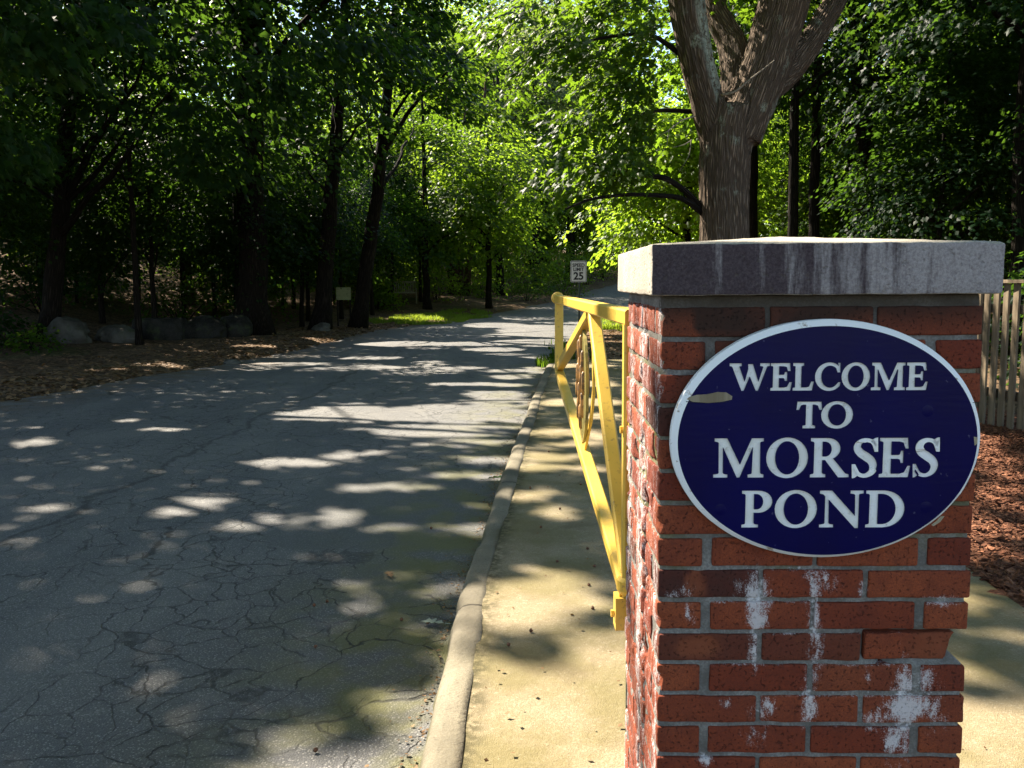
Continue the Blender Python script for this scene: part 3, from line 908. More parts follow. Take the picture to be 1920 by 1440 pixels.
rings = [ring(A_ - .0115, B_ - .0107, SGN_Y + .0010, fx, fz), ring(A_ - .0110, B_ - .0102, SGN_Y - .0018, fx, fz), ring(A_ - .001, B_ - .001, SGN_Y + .0045, wob=.006), ring(A_, B_, SGN_Y + .0065, wob=.006), ring(A_, B_, -.006), ring(A_ - .02, B_ - .02, -.005)]
Vr = np.concatenate(rings)
q = []
for k in range(len(rings) - 1):
    for j in range(n):
        q.append((k * n + j, (k + 1) * n + j, (k + 1) * n + (j + 1) % n, k * n + (j + 1) % n))
q.append([(len(rings) - 1) * n + j for j in range(n)])
rimb.add(Vr, q)
build(rimb, 'rim', M['rim'], sign)
# bare wood where the paint has flaked off, and the split across the board
def flake(pts, name='paint_flake', y=SGN_Y - .0026):
    bm = bmesh.new()
    vs = [bm.verts.new((x, y, z)) for x, z in pts]
    bm.faces.new(vs)
    ret = bmesh.ops.extrude_face_region(bm, geom=bm.faces[:])
    bmesh.ops.translate(bm, verts=[g for g in ret['geom'] if isinstance(g, bmesh.types.BMVert)], vec=(0, .0022, 0))
    bmesh.ops.recalc_face_normals(bm, faces=bm.faces[:])
    me = bpy.data.meshes.new(name); bm.to_mesh(me); bm.free()
    return link(name, me, M['raw'], sign)
flake([(.048, 1.2655), (.062, 1.2590), (.09, 1.2580), (.118, 1.2600), (.137, 1.2640), (.138, 1.2710), (.126, 1.2785), (.108, 1.2795), (.088, 1.2750), (.068, 1.2740), (.054, 1.2705)])
flake([(.545, 1.0065), (.558, 1.0150), (.566, 1.0265), (.559, 1.0262), (.550, 1.0155), (.541, 1.0085)])
flake([(.6165, 1.1880), (.6240, 1.1865), (.6235, 1.1740), (.6190, 1.1700)])
m = MB()
zz = 1.2605
pts = [(SC[0] - (A_ - .012) * math.sqrt(max(0, 1 - ((zz - SC[1]) / (B_)) ** 2)), SGN_Y - .0024, zz), (.09, SGN_Y - .0021, 1.2575), (.135, SGN_Y - .0021, 1.2600)]
m.tube(pts, [.0008, .0006, .0002], 5)
build(m, 'split', M['black'], sign)
m = MB()
m.tube([(.600, SGN_Y - .0008, 1.254), (.612, SGN_Y + .002, 1.2555), (.622, SGN_Y + .005, 1.256)], .0007, 5)
build(m, 'split', M['black'], sign)
for bx, bz in ((.1188, 1.0404), (.5238, 1.2399), (.5291, 1.0453)):
    m = MB()
    t = np.arange(20) * 2 * math.pi / 20
    vv = [(bx + r * math.cos(a), SGN_Y - .0016 - d, bz + r * math.sin(a)) for r, d in ((.0115, .0001), (.0105, .0003)) for a in t]
    m.add(vv, [(i, (i + 1) % 20, 20 + (i + 1) % 20, 20 + i) for i in range(20)] + [tuple(range(20, 40))])
    build(m, 'bolt_plug', M['navy'], sign, True)

# ------------------------------------------------------------------ yellow gate
GA, GB = np.array([.339, 2.57, 0]), np.array([.275, 5.40, 0])
gt = thing('steel_gate', (GA[0], GA[1], 0), 'open yellow steel barrier gate with a cattail medallion, hinged behind the brick pillar', 'gate')
def gp(y, z):                                   # a point in the gate's own plane, gate coordinates
    t = (y - GA[1]) / (GB[1] - GA[1])
    p = GA + (GB - GA) * t
    return np.array([p[0] - GA[0], y - GA[1], z])
GT = 1.398
m = MB(); m.bar(gp(2.57, .56), gp(2.57, GT - .02), .050, .050); build(m, 'hinge_post', M['yellow'], gt)
m = MB(); m.bar(gp(2.54, GT), gp(5.36, GT), .050, .045); build(m, 'top_rail', M['yellow'], gt)
m = MB(); m.bar(gp(5.33, .985), gp(5.33, GT - .024), .048, .048); build(m, 'end_post', M['yellow'], gt)
m = MB(); m.bar(gp(5.352, .978), gp(2.60, .585), .048, .044); build(m, 'bottom_rail', M['yellow'], gt)
m = MB(); m.bar(gp(3.53, GT - .024), gp(2.61, .64), .046, .044); build(m, 'brace', M['yellow'], gt)
m = MB(); m.bar(gp(5.30, 1.00), gp(3.62, GT - .024), .044, .044); build(m, 'brace', M['yellow'], gt)
m = MB()
bp = [gp(3.60, GT - .024) + (.004, 0, 0), gp(3.66, 1.22) + (.014, 0, 0), gp(3.70, 1.05) + (.020, 0, 0), gp(3.76, .93) + (.016, 0, 0), gp(3.86, .79), gp(3.88, .765)]
for a, b in zip(bp[:-1], bp[1:]):
    d = (b - a) / np.linalg.norm(b - a)
    m.bar(a - d * .002, b + d * .002, .010, .042)
build(m, 'strap', M['yellow'], gt)
# eye of the latch at the free end
m = MB()
c = gp(5.43, GT + .002)
t = np.arange(24) * 2 * math.pi / 24
vv, ff = [], []
for yy_, rr in ((-.022, .037), (-.026, .030), (-.026, .019), (.026, .019), (.026, .030), (.022, .037)):
    vv += [c + (rr * math.cos(a) - .0, yy_, rr * math.sin(a)) for a in t]
for k in range(6):
    for j in range(24):
        ff.append((k * 24 + j, k * 24 + (j + 1) % 24, ((k + 1) % 6) * 24 + (j + 1) % 24, ((k + 1) % 6) * 24 + j))
m.add(vv, ff)
le = build(m, 'latch_eye', M['yellow'], gt, True)
# collar, pin and foot of the hinge
m = MB(); m.tube([gp(2.57, .60), gp(2.57, .612), gp(2.57, .640), gp(2.57, .652)], [.034, .040, .040, .030], 20); build(m, 'hinge_collar', M['yellow'], gt, False)
m = MB(); m.box(gp(2.57, .545) + (-.008, 0, 0), (.074, .062, .095)); build(m, 'hinge_bracket', M['yellow'], gt)
for z in (.56, 1.10, .62):
    m = MB(); m.tube([gp(2.57, z) + (-.047 if z == .56 else -.024, -.005, -.02), gp(2.57, z) + (-.056 if z == .56 else -.033, -.005, -.02)], .011, 6); build(m, 'bolt', M['yellow'], gt)
m = MB(); m.bar(gp(2.57, .08), gp(2.57, .50), .02, .02); build(m, 'ground_stub', M['pole'], gt)
# brackets tying the hinge post to the pillar
for z in (1.10, .62):
    m = MB(); m.box(gp(2.50, z) + (.005, 0, 0), (.04, .10, .05)); build(m, 'wall_bracket', M['yellow'], gt)
# round medallion: flat ring and bars with copper cattails on both faces
MC = gp(3.96, 1.055)
m = MB()
n = 40
t = np.arange(n) * 2 * math.pi / n
vv, ff = [], []
for xo, rr in ((-.006, .256), (-.006, .240), (.006, .240), (.006, .256)):
    vv += [MC + (xo, rr * math.cos(a), rr * math.sin(a)) for a in t]
for k in range(4):
    for j in range(n):
        ff.append((k * n + j, k * n + (j + 1) % n, ((k + 1) % 4) * n + (j + 1) % n, ((k + 1) % 4) * n + j))
m.add(vv, ff)
for dy in np.linspace(-.19, .19, 9):
    h_ = math.sqrt(.238 ** 2 - dy ** 2)
    m.bar(MC + (0, dy, -h_), MC + (0, dy, h_), .010, .024)
md = build(m, 'medallion', M['olive'], gt)
for i, (dy, dz, l) in enumerate([(-.16, .02, .10), (-.12, .10, .11), (-.10, -.08, .11), (-.05, .03, .12), (-.03, .16, .11), (-.02, -.14, .11), (.03, .06, .12), (.05, -.05, .11), (.08, .14, .10), (.10, -.12, .10), (.14, .03, .10), (.17, -.04, .08)]):
    m = MB()
    for sx in (-1, 1):
        c = MC + (sx * .009, dy, dz)
        m.tube([c + (0, 0, -l / 2), c + (0, 0, -l / 2 + .012), c + (0, .0, l / 2 - .012), c + (0, 0, l / 2)], [.004, .010, .010, .003], 9)
        m.tube([c + (-sx * .008, 0, l / 2 - .01), c + (-sx * .008, 0, -l / 2 - .10)], .003, 5)
    build(m, 'cattail', M['copper'], md, True)

# ------------------------------------------------------------------ speed limit sign
def text_mesh(body, size, name, sx=1.0, bold=.0):
    cu = bpy.data.curves.new(name, 'FONT')
    cu.body = body
    cu.size = size
    cu.align_x, cu.align_y = 'CENTER', 'CENTER'
    cu.extrude = .002
    cu.offset = bold
    o = bpy.data.objects.new(name, cu)
    COL.objects.link(o)
    dg = bpy.context.evaluated_depsgraph_get()
    me = bpy.data.meshes.new_from_object(o.evaluated_get(dg))
    bpy.data.objects.remove(o)
    me.transform(Matrix.Diagonal((sx, 1, 1, 1)))
    return me
def rrect(w, h, r, n=6):
    return arc(w/2-r, h/2-r, r, r, 0, 90, n) + arc(-w/2+r, h/2-r, r, r, 90, 180, n) + arc(-w/2+r, -h/2+r, r, r, 180, 270, n) + arc(w/2-r, -h/2+r, r, r, 270, 360, n)
SX, SY = 1.975, 27.0
sl = thing('speed_limit_sign', (SX, SY, float(H(SX, SY)) - .02), 'white rectangular 25 speed limit sign on a dark post beyond the yellow gate', 'sign', rz=R(-2))
m = MB(); m.bar((.02, .025, -.3), (.02, .025, 2.02), .055, .03); build(m, 'post', M['pole'], sl)
SZ = 1.795
me = curve_mesh([rrect(.475, .625, .04)], .003, 0, 'panel'); me.transform(Matrix.Translation((0, 0, SZ)) @ RX90); link('panel', me, M['sign_white'], sl)
me = curve_mesh([rrect(.452, .602, .034), rrect(.424, .574, .025)], .001, 0, 'border'); me.transform(Matrix.Translation((0, -.0042, SZ)) @ RX90); link('border', me, M['black'], sl)
for body, size, dz, sx_, bo in (('SPEED', .135, .175, .98, .004), ('LIMIT', .135, .055, .98, .004), ('25', .30, -.145, 1.0, .009)):
    me = text_mesh(body, size, 'lettering', sx_, bo); me.transform(Matrix.Translation((0, -.0042, SZ + dz)) @ RX90); link('lettering', me, M['black'], sl)
for dz in (-.25, .25):
    m = MB(); m.tube([(.02, -.004, SZ + dz), (.02, -.009, SZ + dz)], .009, 10); build(m, 'bolt', M['grey_steel'], sl)

# ------------------------------------------------------------------ picket fence
fn = thing('picket_fence', (4.86, 9.0, .0), 'weathered wooden picket fence with a flat top rail behind the mulch bed', 'fence')
rg = random.Random(5)
y0f, y1f = -4.2, 5.0
xf = lambda y: -.16 * y + .0
m = MB(); m.bar((xf(y0f), y0f, 1.468), (xf(y1f), y1f, 1.468), .11, .035); build(m, 'top_rail', M['fence'], fn)
for z in (.35, 1.20):
    m = MB(); m.bar((xf(y0f) + .05, y0f, z), (xf(y1f) + .05, y1f, z), .04, .09); build(m, 'cross_rail', M['fence'], fn)
yv = y0f + .05
while yv < y1f:
    m = MB()
    w = .098 + rg.uniform(-.005, .005)
    lean = rg.uniform(-.012, .012)
    m.bar((xf(yv), yv, -.02 + rg.uniform(-.02, .02)), (xf(yv) + .004, yv + lean, 1.448), .022, w)
    build(m, 'picket', M['fence'], fn)
    yv += .138 + rg.uniform(-.004, .004)
for yv in (-4.1, -1.8, .5, 2.8):
    m = MB(); m.bar((xf(yv) + .13, yv, -.3), (xf(yv) + .13, yv, 1.42), .09, .09); build(m, 'post', M['fence'], fn)

# ------------------------------------------------------------------ boulders
def boulder(x, y, sx, sy, sz, seed, label, flat=0.0, rz=0.0, mat='rock_dark'):
    bm = bmesh.new()
    bmesh.ops.create_icosphere(bm, subdivisions=4, radius=1)
    V = np.array([v.co for v in bm.verts])
    F = np.array([[v.index for v in f.verts] for f in bm.faces])
    bm.free()
    d = V / np.linalg.norm(V, axis=1)[:, None]
    r = 1 + (fbm(d * 1.3 + seed, 3) - .5) * .9 + (fbm(d * 4 + seed, 4) - .5) * .25
    V = d * r[:, None]
    if flat:
        V = np.sign(V) * np.abs(V) ** (1 - .45 * flat)
    V[:, 2] = np.minimum(V[:, 2], .86 if flat > .6 else 2)
    V = V * np.array([sx, sy, sz]) + np.array([0, 0, sz * .45])
    c, s = math.cos(rz), math.sin(rz)
    V[:, :2] = V[:, :2] @ np.array([[c, s], [-s, c]])
    m = MB(); m.add(V, F)
    o = build(m, 'boulder', M[mat], None, True, (x, y, float(H(x, y)) - .03))
    return tag(o, label, 'boulder', 'boulders along the edge of the wood')
boulder(-10.0, 20.6, .52, .42, .36, 1, 'pale lumpy boulder at the foot of the leaning forked tree', mat='rock')
boulder(-9.15, 21.2, .50, .38, .30, 12.5, 'pale saddle-shaped boulder right of the leaning forked tree', mat='rock')
boulder(-8.55, 22.3, .58, .46, .40, 22, 'broad dark flat-topped boulder between the pale saddle-shaped one and a slender brown trunk', .65)
boulder(-7.75, 22.9, .62, .48, .36, 31, 'low mossy boulder in front of the slender brown trunk', .2)
boulder(-7.15, 23.6, .40, .38, .42, 44, 'rounded dark boulder before the thick black trunk')
boulder(-5.6, 27.0, .26, .22, .16, 53, 'small sunlit boulder at the foot of the leaning twin trunk', mat='rock')
boulder(-5.28, 17.2, .17, .12, .08, 61, 'small pale stone lying on the far edge of the road', mat='rock')

# ------------------------------------------------------------------ notice board, marker post, bench
nb = thing('notice_board', (-5.38, 29.4, float(H(-5.38, 29.4))), 'small pale notice board hung between the dark trunks left of the road', 'notice board')
m = MB(); m.box((0, 0, 1.05), (.47, .02, .40)); build(m, 'panel', M['board'], nb)
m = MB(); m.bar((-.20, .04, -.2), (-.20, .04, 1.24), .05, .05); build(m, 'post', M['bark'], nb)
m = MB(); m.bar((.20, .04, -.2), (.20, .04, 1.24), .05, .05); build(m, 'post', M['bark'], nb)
mp = thing('marker_post', (-4.98, 29.9, float(H(-4.98, 29.9))), 'thin grey marker post with a small plate beside the notice board', 'post')
m = MB(); m.tube([(0, 0, -.2), (0, 0, 1.65)], .022, 8); build(m, 'pole', M['grey_steel'], mp)
m = MB(); m.box((-.06, -.03, .87), (.13, .01, .19)); build(m, 'plate', M['board'], mp)
bx_, by_ = -4.75, 41.0
bn = thing('garden_bench', (bx_, by_, float(H(bx_, by_))), 'slatted wooden bench standing under the trees beyond the grass strip', 'bench', rz=R(8))
m = MB()
for i in range(11):
    m.bar((-.46 + i * .092, .20, .46), (-.46 + i * .092, .26, .90), .045, .02)
m.bar((-.52, .26, .92), (.52, .26, .92), .03, .07, side=(0, 1, 0)); m.bar((-.52, .20, .46), (.52, .20, .46), .03, .05, side=(0, 1, 0))
build(m, 'backrest', M['bench'], bn)
m = MB()
for i in range(5):
    m.bar((-.52, -.22 + i * .095, .43), (.52, -.22 + i * .095, .43), .075, .025, side=(0, 1, 0))
build(m, 'seat', M['bench'], bn)
for a in (-.5, .5):
    for b_, hh in ((-.2, .62), (.2, .46)):
        m = MB(); m.bar((a, b_, -.05), (a, b_, hh), .05, .05); build(m, 'leg', M['bench'], bn)
    m = MB(); m.bar((a, -.24, .63), (a, .24, .63), .06, .03); build(m, 'armrest', M['bench'], bn)

# ------------------------------------------------------------------ where the sun reaches the ground (gaps in the leaf cover)
SUNNY = np.array([
(-1.24,10.42,1.44,.65),(-2.08,11.06,.4,.29),(-.64,10.86,.77,.38),(-.89,9.38,.83,.24),(-.4,8.47,.46,.2),(-.18,7.64,.32,.17),(-1.8,7.56,.5,.21),(-1.42,7.96,.28,.15),(-3.49,9.38,.28,.18),(-4.39,10.67,.19,.18),(-4.18,9.96,.15,.15),(-4.51,8.57,.18,.24),(-3.14,5.98,.15,.08),(.2,5.83,.18,.18),(.39,5.28,.12,.21),(-.33,5.42,.23,.18),(-.67,5.54,.13,.1),(-1.14,5.7,.16,.23),(-2.17,6.08,.22,.36),(-1.6,5.58,.2,.17),(-1.34,3.27,.08,.09),(-1.07,2.98,.11,.06),(-.8,4.1,.1,.1),(-.31,4.35,.05,.11),(-.3,3.63,.05,.14),(.38,7.18,.34,.19),(.64,7.7,.28,.15),(.15,6.74,.24,.15),(.63,6.72,.16,.15),(-.22,12.13,.42,.41),(0,14.46,.38,.41),(-2.54,16.09,.66,.41),(-4.17,16.95,.81,.45),(-3.23,15.74,.56,.38),(-.36,20.38,.72,.64),(-1.04,22.2,1.04,.76),(-2.74,22.4,1.06,.97),(.8,27.8,1.2,3.26),(2.01,26.6,.92,2.19),(-.54,30.97,1.08,1.49),(-2.76,18.13,.64,.38),(-.84,15.96,.47,.3),(-.79,13.44,.4,.21),(0,13.25,.27,.28),(1.06,15.08,.79,.35),(1.24,12.35,.32,.42),(.86,10.46,.49,.35),(.99,9.36,.22,.28),(.5,8.38,.34,.22),(.42,17.88,.42,.5),(.85,8.01,.19,.18),(.46,15.86,.28,.29),(.26,11.04,.2,.24),(.14,9.4,.16,.21),(-.72,2.88,.1,.08),(-.55,2.74,.12,.07),(-.43,3.09,.12,.14),(-.34,2.82,.1,.16),(-.52,3.22,.08,.06),(-.06,2.82,.24,.16),(.21,2.94,.25,.3),(-.12,3.25,.14,.4),(.08,3.72,.27,.29),(.38,3.78,.18,.27),(.24,4.12,.15,.12),(-.14,3.77,.06,.18),(2.06,3.8,.09,.24),(1.96,3.46,.12,.12),(1.66,3.07,.05,.24),(1.6,2.8,.08,.1),(2.86,5.28,.12,.29),(3.74,6.72,.16,.36),(4.1,7.76,.14,.15),(2.54,4.5,.1,.21),(-6.32,16.36,.59,.32),(-8.42,20.3,.37,.32),(-6.88,15.44,.38,.29),(-4.96,23.6,.56,.66),(-5.85,20.87,.5,.34),(-3.53,33.78,1.2,1.32),(3.81,54.49,1.55,3.43),(.84,35.96,1.24,2.0),
(3.1,28.2,1.3,2.6),(1.0,22.8,1.6,1.0),(2.2,24.2,1.2,.6),(-.1,18.9,.5,.3),(-.3,9.95,.7,.3),(-.7,8.95,.7,.2),(-.2,11.5,.5,.25),(-.6,13.4,.6,.25),(.12,10.4,.3,.25),(-2.2,10.2,.5,.3),(-.3,7.0,.4,.12),(-.9,6.6,.35,.12),(.0,15.4,.5,.3),(.05,2.5,.6,.42),(.1,2.0,.6,.4),(.12,3.3,.24,.2),(-.1,3.0,.3,.3),(.9,3.2,.6,.5),(1.5,2.5,.6,.35),(3.0,5.9,.22,.3),(3.5,6.2,.2,.25),(3.9,7.3,.25,.3),(2.7,4.9,.2,.25),(3.3,5.4,.15,.3),(4.3,8.2,.2,.3),(-.6,2.6,.25,.16)])
# gaps that only matter for the tops: sun let through to leaves and banks further on
HIGH = np.array([(6.5,29,4.5,8.0,8.5),(3.0,38,4.0,7.0,9.5),(-8.5,38,1.6,2.2,7),(-5.5,47,3,3,7),(-7.5,31,1.1,1.1,6),(-11.5,36,.8,1.2,6),(9,36,5,6,9),(1.0,47,4,5,10)])
_sr = np.random.RandomState(9)
HIGH = np.concatenate([HIGH, [(3.4, 9.0, 1.9, 1.3, 6.5), (1.2, 10.6, .8, .6, 6.5), (5.2, 9.6, 1.2, 1.0, 7), (4.3, 11.3, .5, 1.0, 6)],
                       np.stack([_sr.uniform(-12, 3, 70), _sr.uniform(8, 34, 70), _sr.uniform(.35, .95, 70), _sr.uniform(.35, 1.1, 70), _sr.uniform(4.5, 8.5, 70)], -1),
                       np.stack([_sr.uniform(9, 18, 12), _sr.uniform(6, 20, 12), _sr.uniform(.25, .5, 12), _sr.uniform(.25, .6, 12), _sr.uniform(5, 8.5, 12)], -1)])
HIGH = np.array([h for h in HIGH if not (h[0] > -7.6 and h[0] < 2.4 and h[1] < 15 and h[4] > 4 and h[2] < 1)])
kk = 1 / math.tan(SUN_EL)
def shadow(P):
    return P[:, 0] - math.sin(SUN_AZ) * kk * P[:, 2], P[:, 1] - math.cos(SUN_AZ) * kk * P[:, 2]
# pillar, gate: their own shadows must be lit too
caps = []
for (x, y, z, r) in [(.30, 1.85, 1.5, .2), (.30, 2.2, 1.5, .2), (.32, 2.5, 1.45, .2), (.65, 2.1, 1.6, .38), (.3, 2.8, 1.4, .10), (.3, 3.3, 1.4, .09), (.29, 3.8, 1.4, .09), (.29, 4.3, 1.4, .08), (.28, 4.9, 1.4, .07), (.28, 5.4, 1.4, .08),
                     (.3, 1.9, .9, .22), (.3, 2.3, .9, .2), (.3, 2.5, .5, .12), (.3, 2.55, 1.0, .1), (.3, 1.9, .5, .15), (.31, 2.9, .7, .08), (.31, 2.8, 1.0, .08), (.3, 3.2, .8, .07), (.3, 3.3, 1.15, .08), (.29, 3.8, 1.0, .10), (.29, 4.1, 1.0, .10), (.28, 4.6, 1.2, .07), (.28, 5.3, 1.2, .08), (.28, 5.0, .95, .07)]:
    caps.append((x - math.sin(SUN_AZ) * kk * z, y - math.cos(SUN_AZ) * kk * z, r))
caps = np.array(caps)
def sunny(x, y, grow=0.04):
    out = np.zeros(len(x), bool)
    for cx, cy, rx, ry in SUNNY:
        out |= ((x - cx) / (rx + grow)) ** 2 + ((y - cy) / (ry + grow)) ** 2 < 1
    for cx, cy, r in caps:
        out |= (x - cx) ** 2 + (y - cy) ** 2 < (r + grow) ** 2
    for cx, cy, rx, ry in ((.08, 3.35, .13, .10), (.40, 3.52, .12, .08), (-.6, 3.0, .08, .10), (-.45, 2.95, .05, .08)):
        out &= ~(((x - cx) / rx) ** 2 + ((y - cy) / ry) ** 2 < 1)
    return out
def blocked(P):
    """leaves that would stand in the way of a patch of sunlight"""
    x, y = shadow(P)
    b = sunny(x, y, .05) & (P[:, 2] > 1.7)
    for cx, cy, rx, ry, z in HIGH:
        b |= (((x - cx) / rx) ** 2 + ((y - cy) / ry) ** 2 < 1) & (P[:, 2] > z)
    return b

# ------------------------------------------------------------------ leaves
_h5 = [(.0, .0), (.36, -.02), (.24, .22), (.52, .48), (.24, .52), (.14, .72), (0, 1)]
LOBED = np.array(_h5 + [(-x, y) for x, y in _h5[-2:0:-1]])
LOBED = np.concatenate([[[0, .34]], LOBED])
RHOMB = np.array([(0, 0), (.40, .42), (0, 1), (-.40, .42)])
def leaf_mesh(name, P, D, N, S, lobed):
    n = len(P)
    D = D / (np.linalg.norm(D, axis=1)[:, None] + 1e-9)
    N = N - D * (N * D).sum(1)[:, None]
    N /= np.linalg.norm(N, axis=1)[:, None] + 1e-9
    X = np.cross(D, N)
    T = LOBED if lobed else RHOMB
    k = len(T)
    zc = (-.22 * np.abs(T[:, 0]) - .18 * T[:, 1] ** 2)[None, :, None]
    V = P[:, None, :] + S[:, None, None] * (T[None, :, 0, None] * X[:, None, :] + T[None, :, 1, None] * D[:, None, :] + zc * N[:, None, :])
    b = np.arange(n)[:, None] * k
    if lobed:
        o = np.arange(1, k)
        tri = np.stack([np.zeros(k - 1, int), o, np.roll(o, -1)], -1)
        F = (b[:, :, None] + tri[None]).reshape(-1, 3)
    else:
        F = b + np.arange(4)[None]
    m = MB()
    m.add(V.reshape(-1, 3), F)
    return m.mesh(name)
def unit(v):
    return v / (np.linalg.norm(v, axis=-1, keepdims=True) + 1e-9)
def sprays(rs, C, out, per, rad, size, droop=.35, tilt=.35):
    """flat layered sprays of leaves round the centres C, tips turned to 'out'"""
    n = len(C)
    rad = rad * rs.uniform(.65, 1.35, n)
    nrm = unit(np.array([0, 0, 1.]) + out * tilt + rs.normal(0, .22, (n, 3)))
    a = unit(np.cross(nrm, rs.normal(0, 1, (n, 3))))
    b = np.cross(nrm, a)
    cnt = per
    th = rs.uniform(0, 2 * math.pi, (n, cnt))
    r = np.sqrt(rs.uniform(0, 1, (n, cnt))) * rad[:, None]
    u, w = r * np.cos(th), r * np.sin(th)
    P = C[:, None] + a[:, None] * u[..., None] + b[:, None] * w[..., None]
    P = P + nrm[:, None] * (rs.normal(0, .10, (n, cnt)) * rad[:, None])[..., None]
    P[..., 2] -= droop * r ** 2 / rad[:, None]
    D = unit(a[:, None] * u[..., None] + b[:, None] * w[..., None] + .5 * out[:, None] * rad[:, None, None] + rs.normal(0, .25, (n, cnt, 3)) * rad[:, None, None])
    D[..., 2] -= .35
    N = unit(nrm[:, None] + rs.normal(0, .38, (n, cnt, 3)))
    Sz = size * rs.uniform(.65, 1.25, (n, cnt))
    return P.reshape(-1, 3), D.reshape(-1, 3), N.reshape(-1, 3), Sz.ravel()
def crown_points(rs, c, rad, n, low=-1.0, shell=.45):
    d = unit(rs.normal(0, 1, (n * 3, 3)))
    d = d[d[:, 2] > low][:n]
    r = rs.uniform(0, 1, len(d)) ** shell
    lump = .72 + .56 * fbm(d * 2.1 + rs.uniform(0, 50), 3)
    p = d * (r * lump)[:, None] * np.array(rad)
    return np.array(c) + p, unit(p * np.array([1, 1, .4]))

ALL = []                                        # every tree whose leaves are worked out one by one
def bezier(a, b, c, n):
    t = np.linspace(0, 1, n)[:, None]
    return (1 - t) ** 2 * a + 2 * t * (1 - t) * b + t * t * c
def grow(name, x, y, h, r, crown, rad, label, cat='tree', group=None, n=150, per=60, size=.14, srad=.85, lean=(0, 0), mat='leaf', bark='bark',
         seed=0, lobed=False, limbs=14, fork=None, extra=None, low=-1.0, shell=.45, stems=1, keep=False, droop=.35):
    """one tree: tapered trunk with limbs + crown of leaf sprays. 'crown' and 'extra' are in world coordinates"""
    rs = np.random.RandomState(seed + 100)
    z0 = float(H(x, y)) - .12
    root = thing(name, (x, y, z0), label, cat, group)
    n, size = int(n * 1.45), size * 1.25
    o = np.array([x, y, z0])
    tr = MB()
    tops = []
    for s in range(stems):
        a = 2 * math.pi * s / max(1, stems) + seed
        off = np.array([math.cos(a), math.sin(a), 0]) * (r * 2.2 if stems > 1 else 0)
        hh = h * (1 if s == 0 else rs.uniform(.7, .95))
        top = np.array([lean[0] * h, lean[1] * h, hh]) + off * (5 if stems > 1 else 0)
        mid = np.array([lean[0] * h * .62, lean[1] * h * .62, hh * .5]) + off * 2 + rs.normal(0, h * .012, 3)
        pts = bezier(off, mid, top, 18)
        pts[1:-1, :2] += rs.normal(0, r * .12, (16, 2))
        t = np.linspace(0, 1, 18)
        rr = r * (1 - t) ** .7 * (1 + .45 * np.exp(-t * h / .35)) + .012
        tr.tube(pts, rr, 12, attr='bark', wob=.12, seed=seed * 3.1 + s * 7)
        tops.append(pts)
    if fork:
        for (zf, tip, rf) in fork:
            pts0 = tops[0]
            st = pts0[np.argmin(np.abs(pts0[:, 2] - zf))]
            tip = np.array(tip) - o
            pts = bezier(st, st * .5 + tip * .5 + np.array([(tip[0] - st[0]) * .18, 0, -abs(tip[2] - st[2]) * .08]), tip, 12)
            tr.tube(pts, np.linspace(rf, rf * .3, 12), 9, attr='bark', seed=seed + zf)
    C, out = crown_points(rs, crown, rad, n, low, shell)
    nC = len(C)
    if extra is not None:
        for (ec, er, en) in extra:
            c2, o2 = crown_points(rs, ec, er, en, -1, .5)
            C = np.concatenate([C, c2]); out = np.concatenate([out, unit(c2 - o - np.array([0, 0, h * .6]))])
    idx = rs.choice(nC, min(limbs, nC), replace=False)
    for i in idx:
        pts0 = tops[rs.randint(len(tops))]
        e = C[i] - o
        zz = np.clip(e[2] - np.hypot(e[0], e[1]) * rs.uniform(.25, .7), h * .14, h * .9)
        st = pts0[np.argmin(np.abs(pts0[:, 2] - zz))]
        L = np.linalg.norm(e - st)
        mid = (st + e) / 2 + np.array([0, 0, L * rs.uniform(.05, .2)]) + rs.normal(0, L * .06, 3)
        r0 = min(r * .45, .012 + L * .016)
        pts = bezier(st, mid, e, 9)
        pts[2:-1] += rs.normal(0, L * .012, (6, 3))
        tr.tube(pts, np.linspace(r0, .007, 9), 6, attr='bark', seed=i)
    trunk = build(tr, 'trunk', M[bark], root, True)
    P, D, N, Sz = sprays(rs, C, out, per, srad, size, droop)
    gz = H(P[:, 0], P[:, 1]) + .25
    ok = P[:, 2] > gz
    ALL.append(dict(root=root, o=o, P=P[ok], D=D[ok], N=N[ok], S=Sz[ok], mat=mat, lobed=lobed, keep=keep))
    return root

LW = 'trees of the wood left of the road'
RW = 'trees of the wood right of the road'
FW = 'trees at the back of the wood'
# --- left side, trunks one can point to
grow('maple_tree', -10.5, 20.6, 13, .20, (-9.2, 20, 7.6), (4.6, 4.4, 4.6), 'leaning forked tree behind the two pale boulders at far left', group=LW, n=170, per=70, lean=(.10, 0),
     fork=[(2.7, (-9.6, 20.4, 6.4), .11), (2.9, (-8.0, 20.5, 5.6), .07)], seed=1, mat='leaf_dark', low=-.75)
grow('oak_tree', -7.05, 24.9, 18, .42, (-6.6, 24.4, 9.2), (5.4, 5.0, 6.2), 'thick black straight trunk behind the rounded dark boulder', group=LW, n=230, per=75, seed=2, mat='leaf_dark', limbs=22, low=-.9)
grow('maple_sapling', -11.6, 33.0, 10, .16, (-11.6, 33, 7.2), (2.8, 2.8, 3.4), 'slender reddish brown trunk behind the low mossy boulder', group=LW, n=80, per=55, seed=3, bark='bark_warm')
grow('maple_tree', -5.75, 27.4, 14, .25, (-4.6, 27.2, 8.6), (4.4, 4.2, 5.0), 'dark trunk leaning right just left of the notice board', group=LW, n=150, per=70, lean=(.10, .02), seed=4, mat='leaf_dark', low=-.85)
grow('maple_tree', -4.9, 29.2, 15, .24, (-3.6, 30, 9.0), (4.4, 4.2, 5.2), 'dark trunk leaning right just behind the marker post', group=LW, n=150, per=70, lean=(.13, .03), seed=5, mat='leaf', low=-.85)
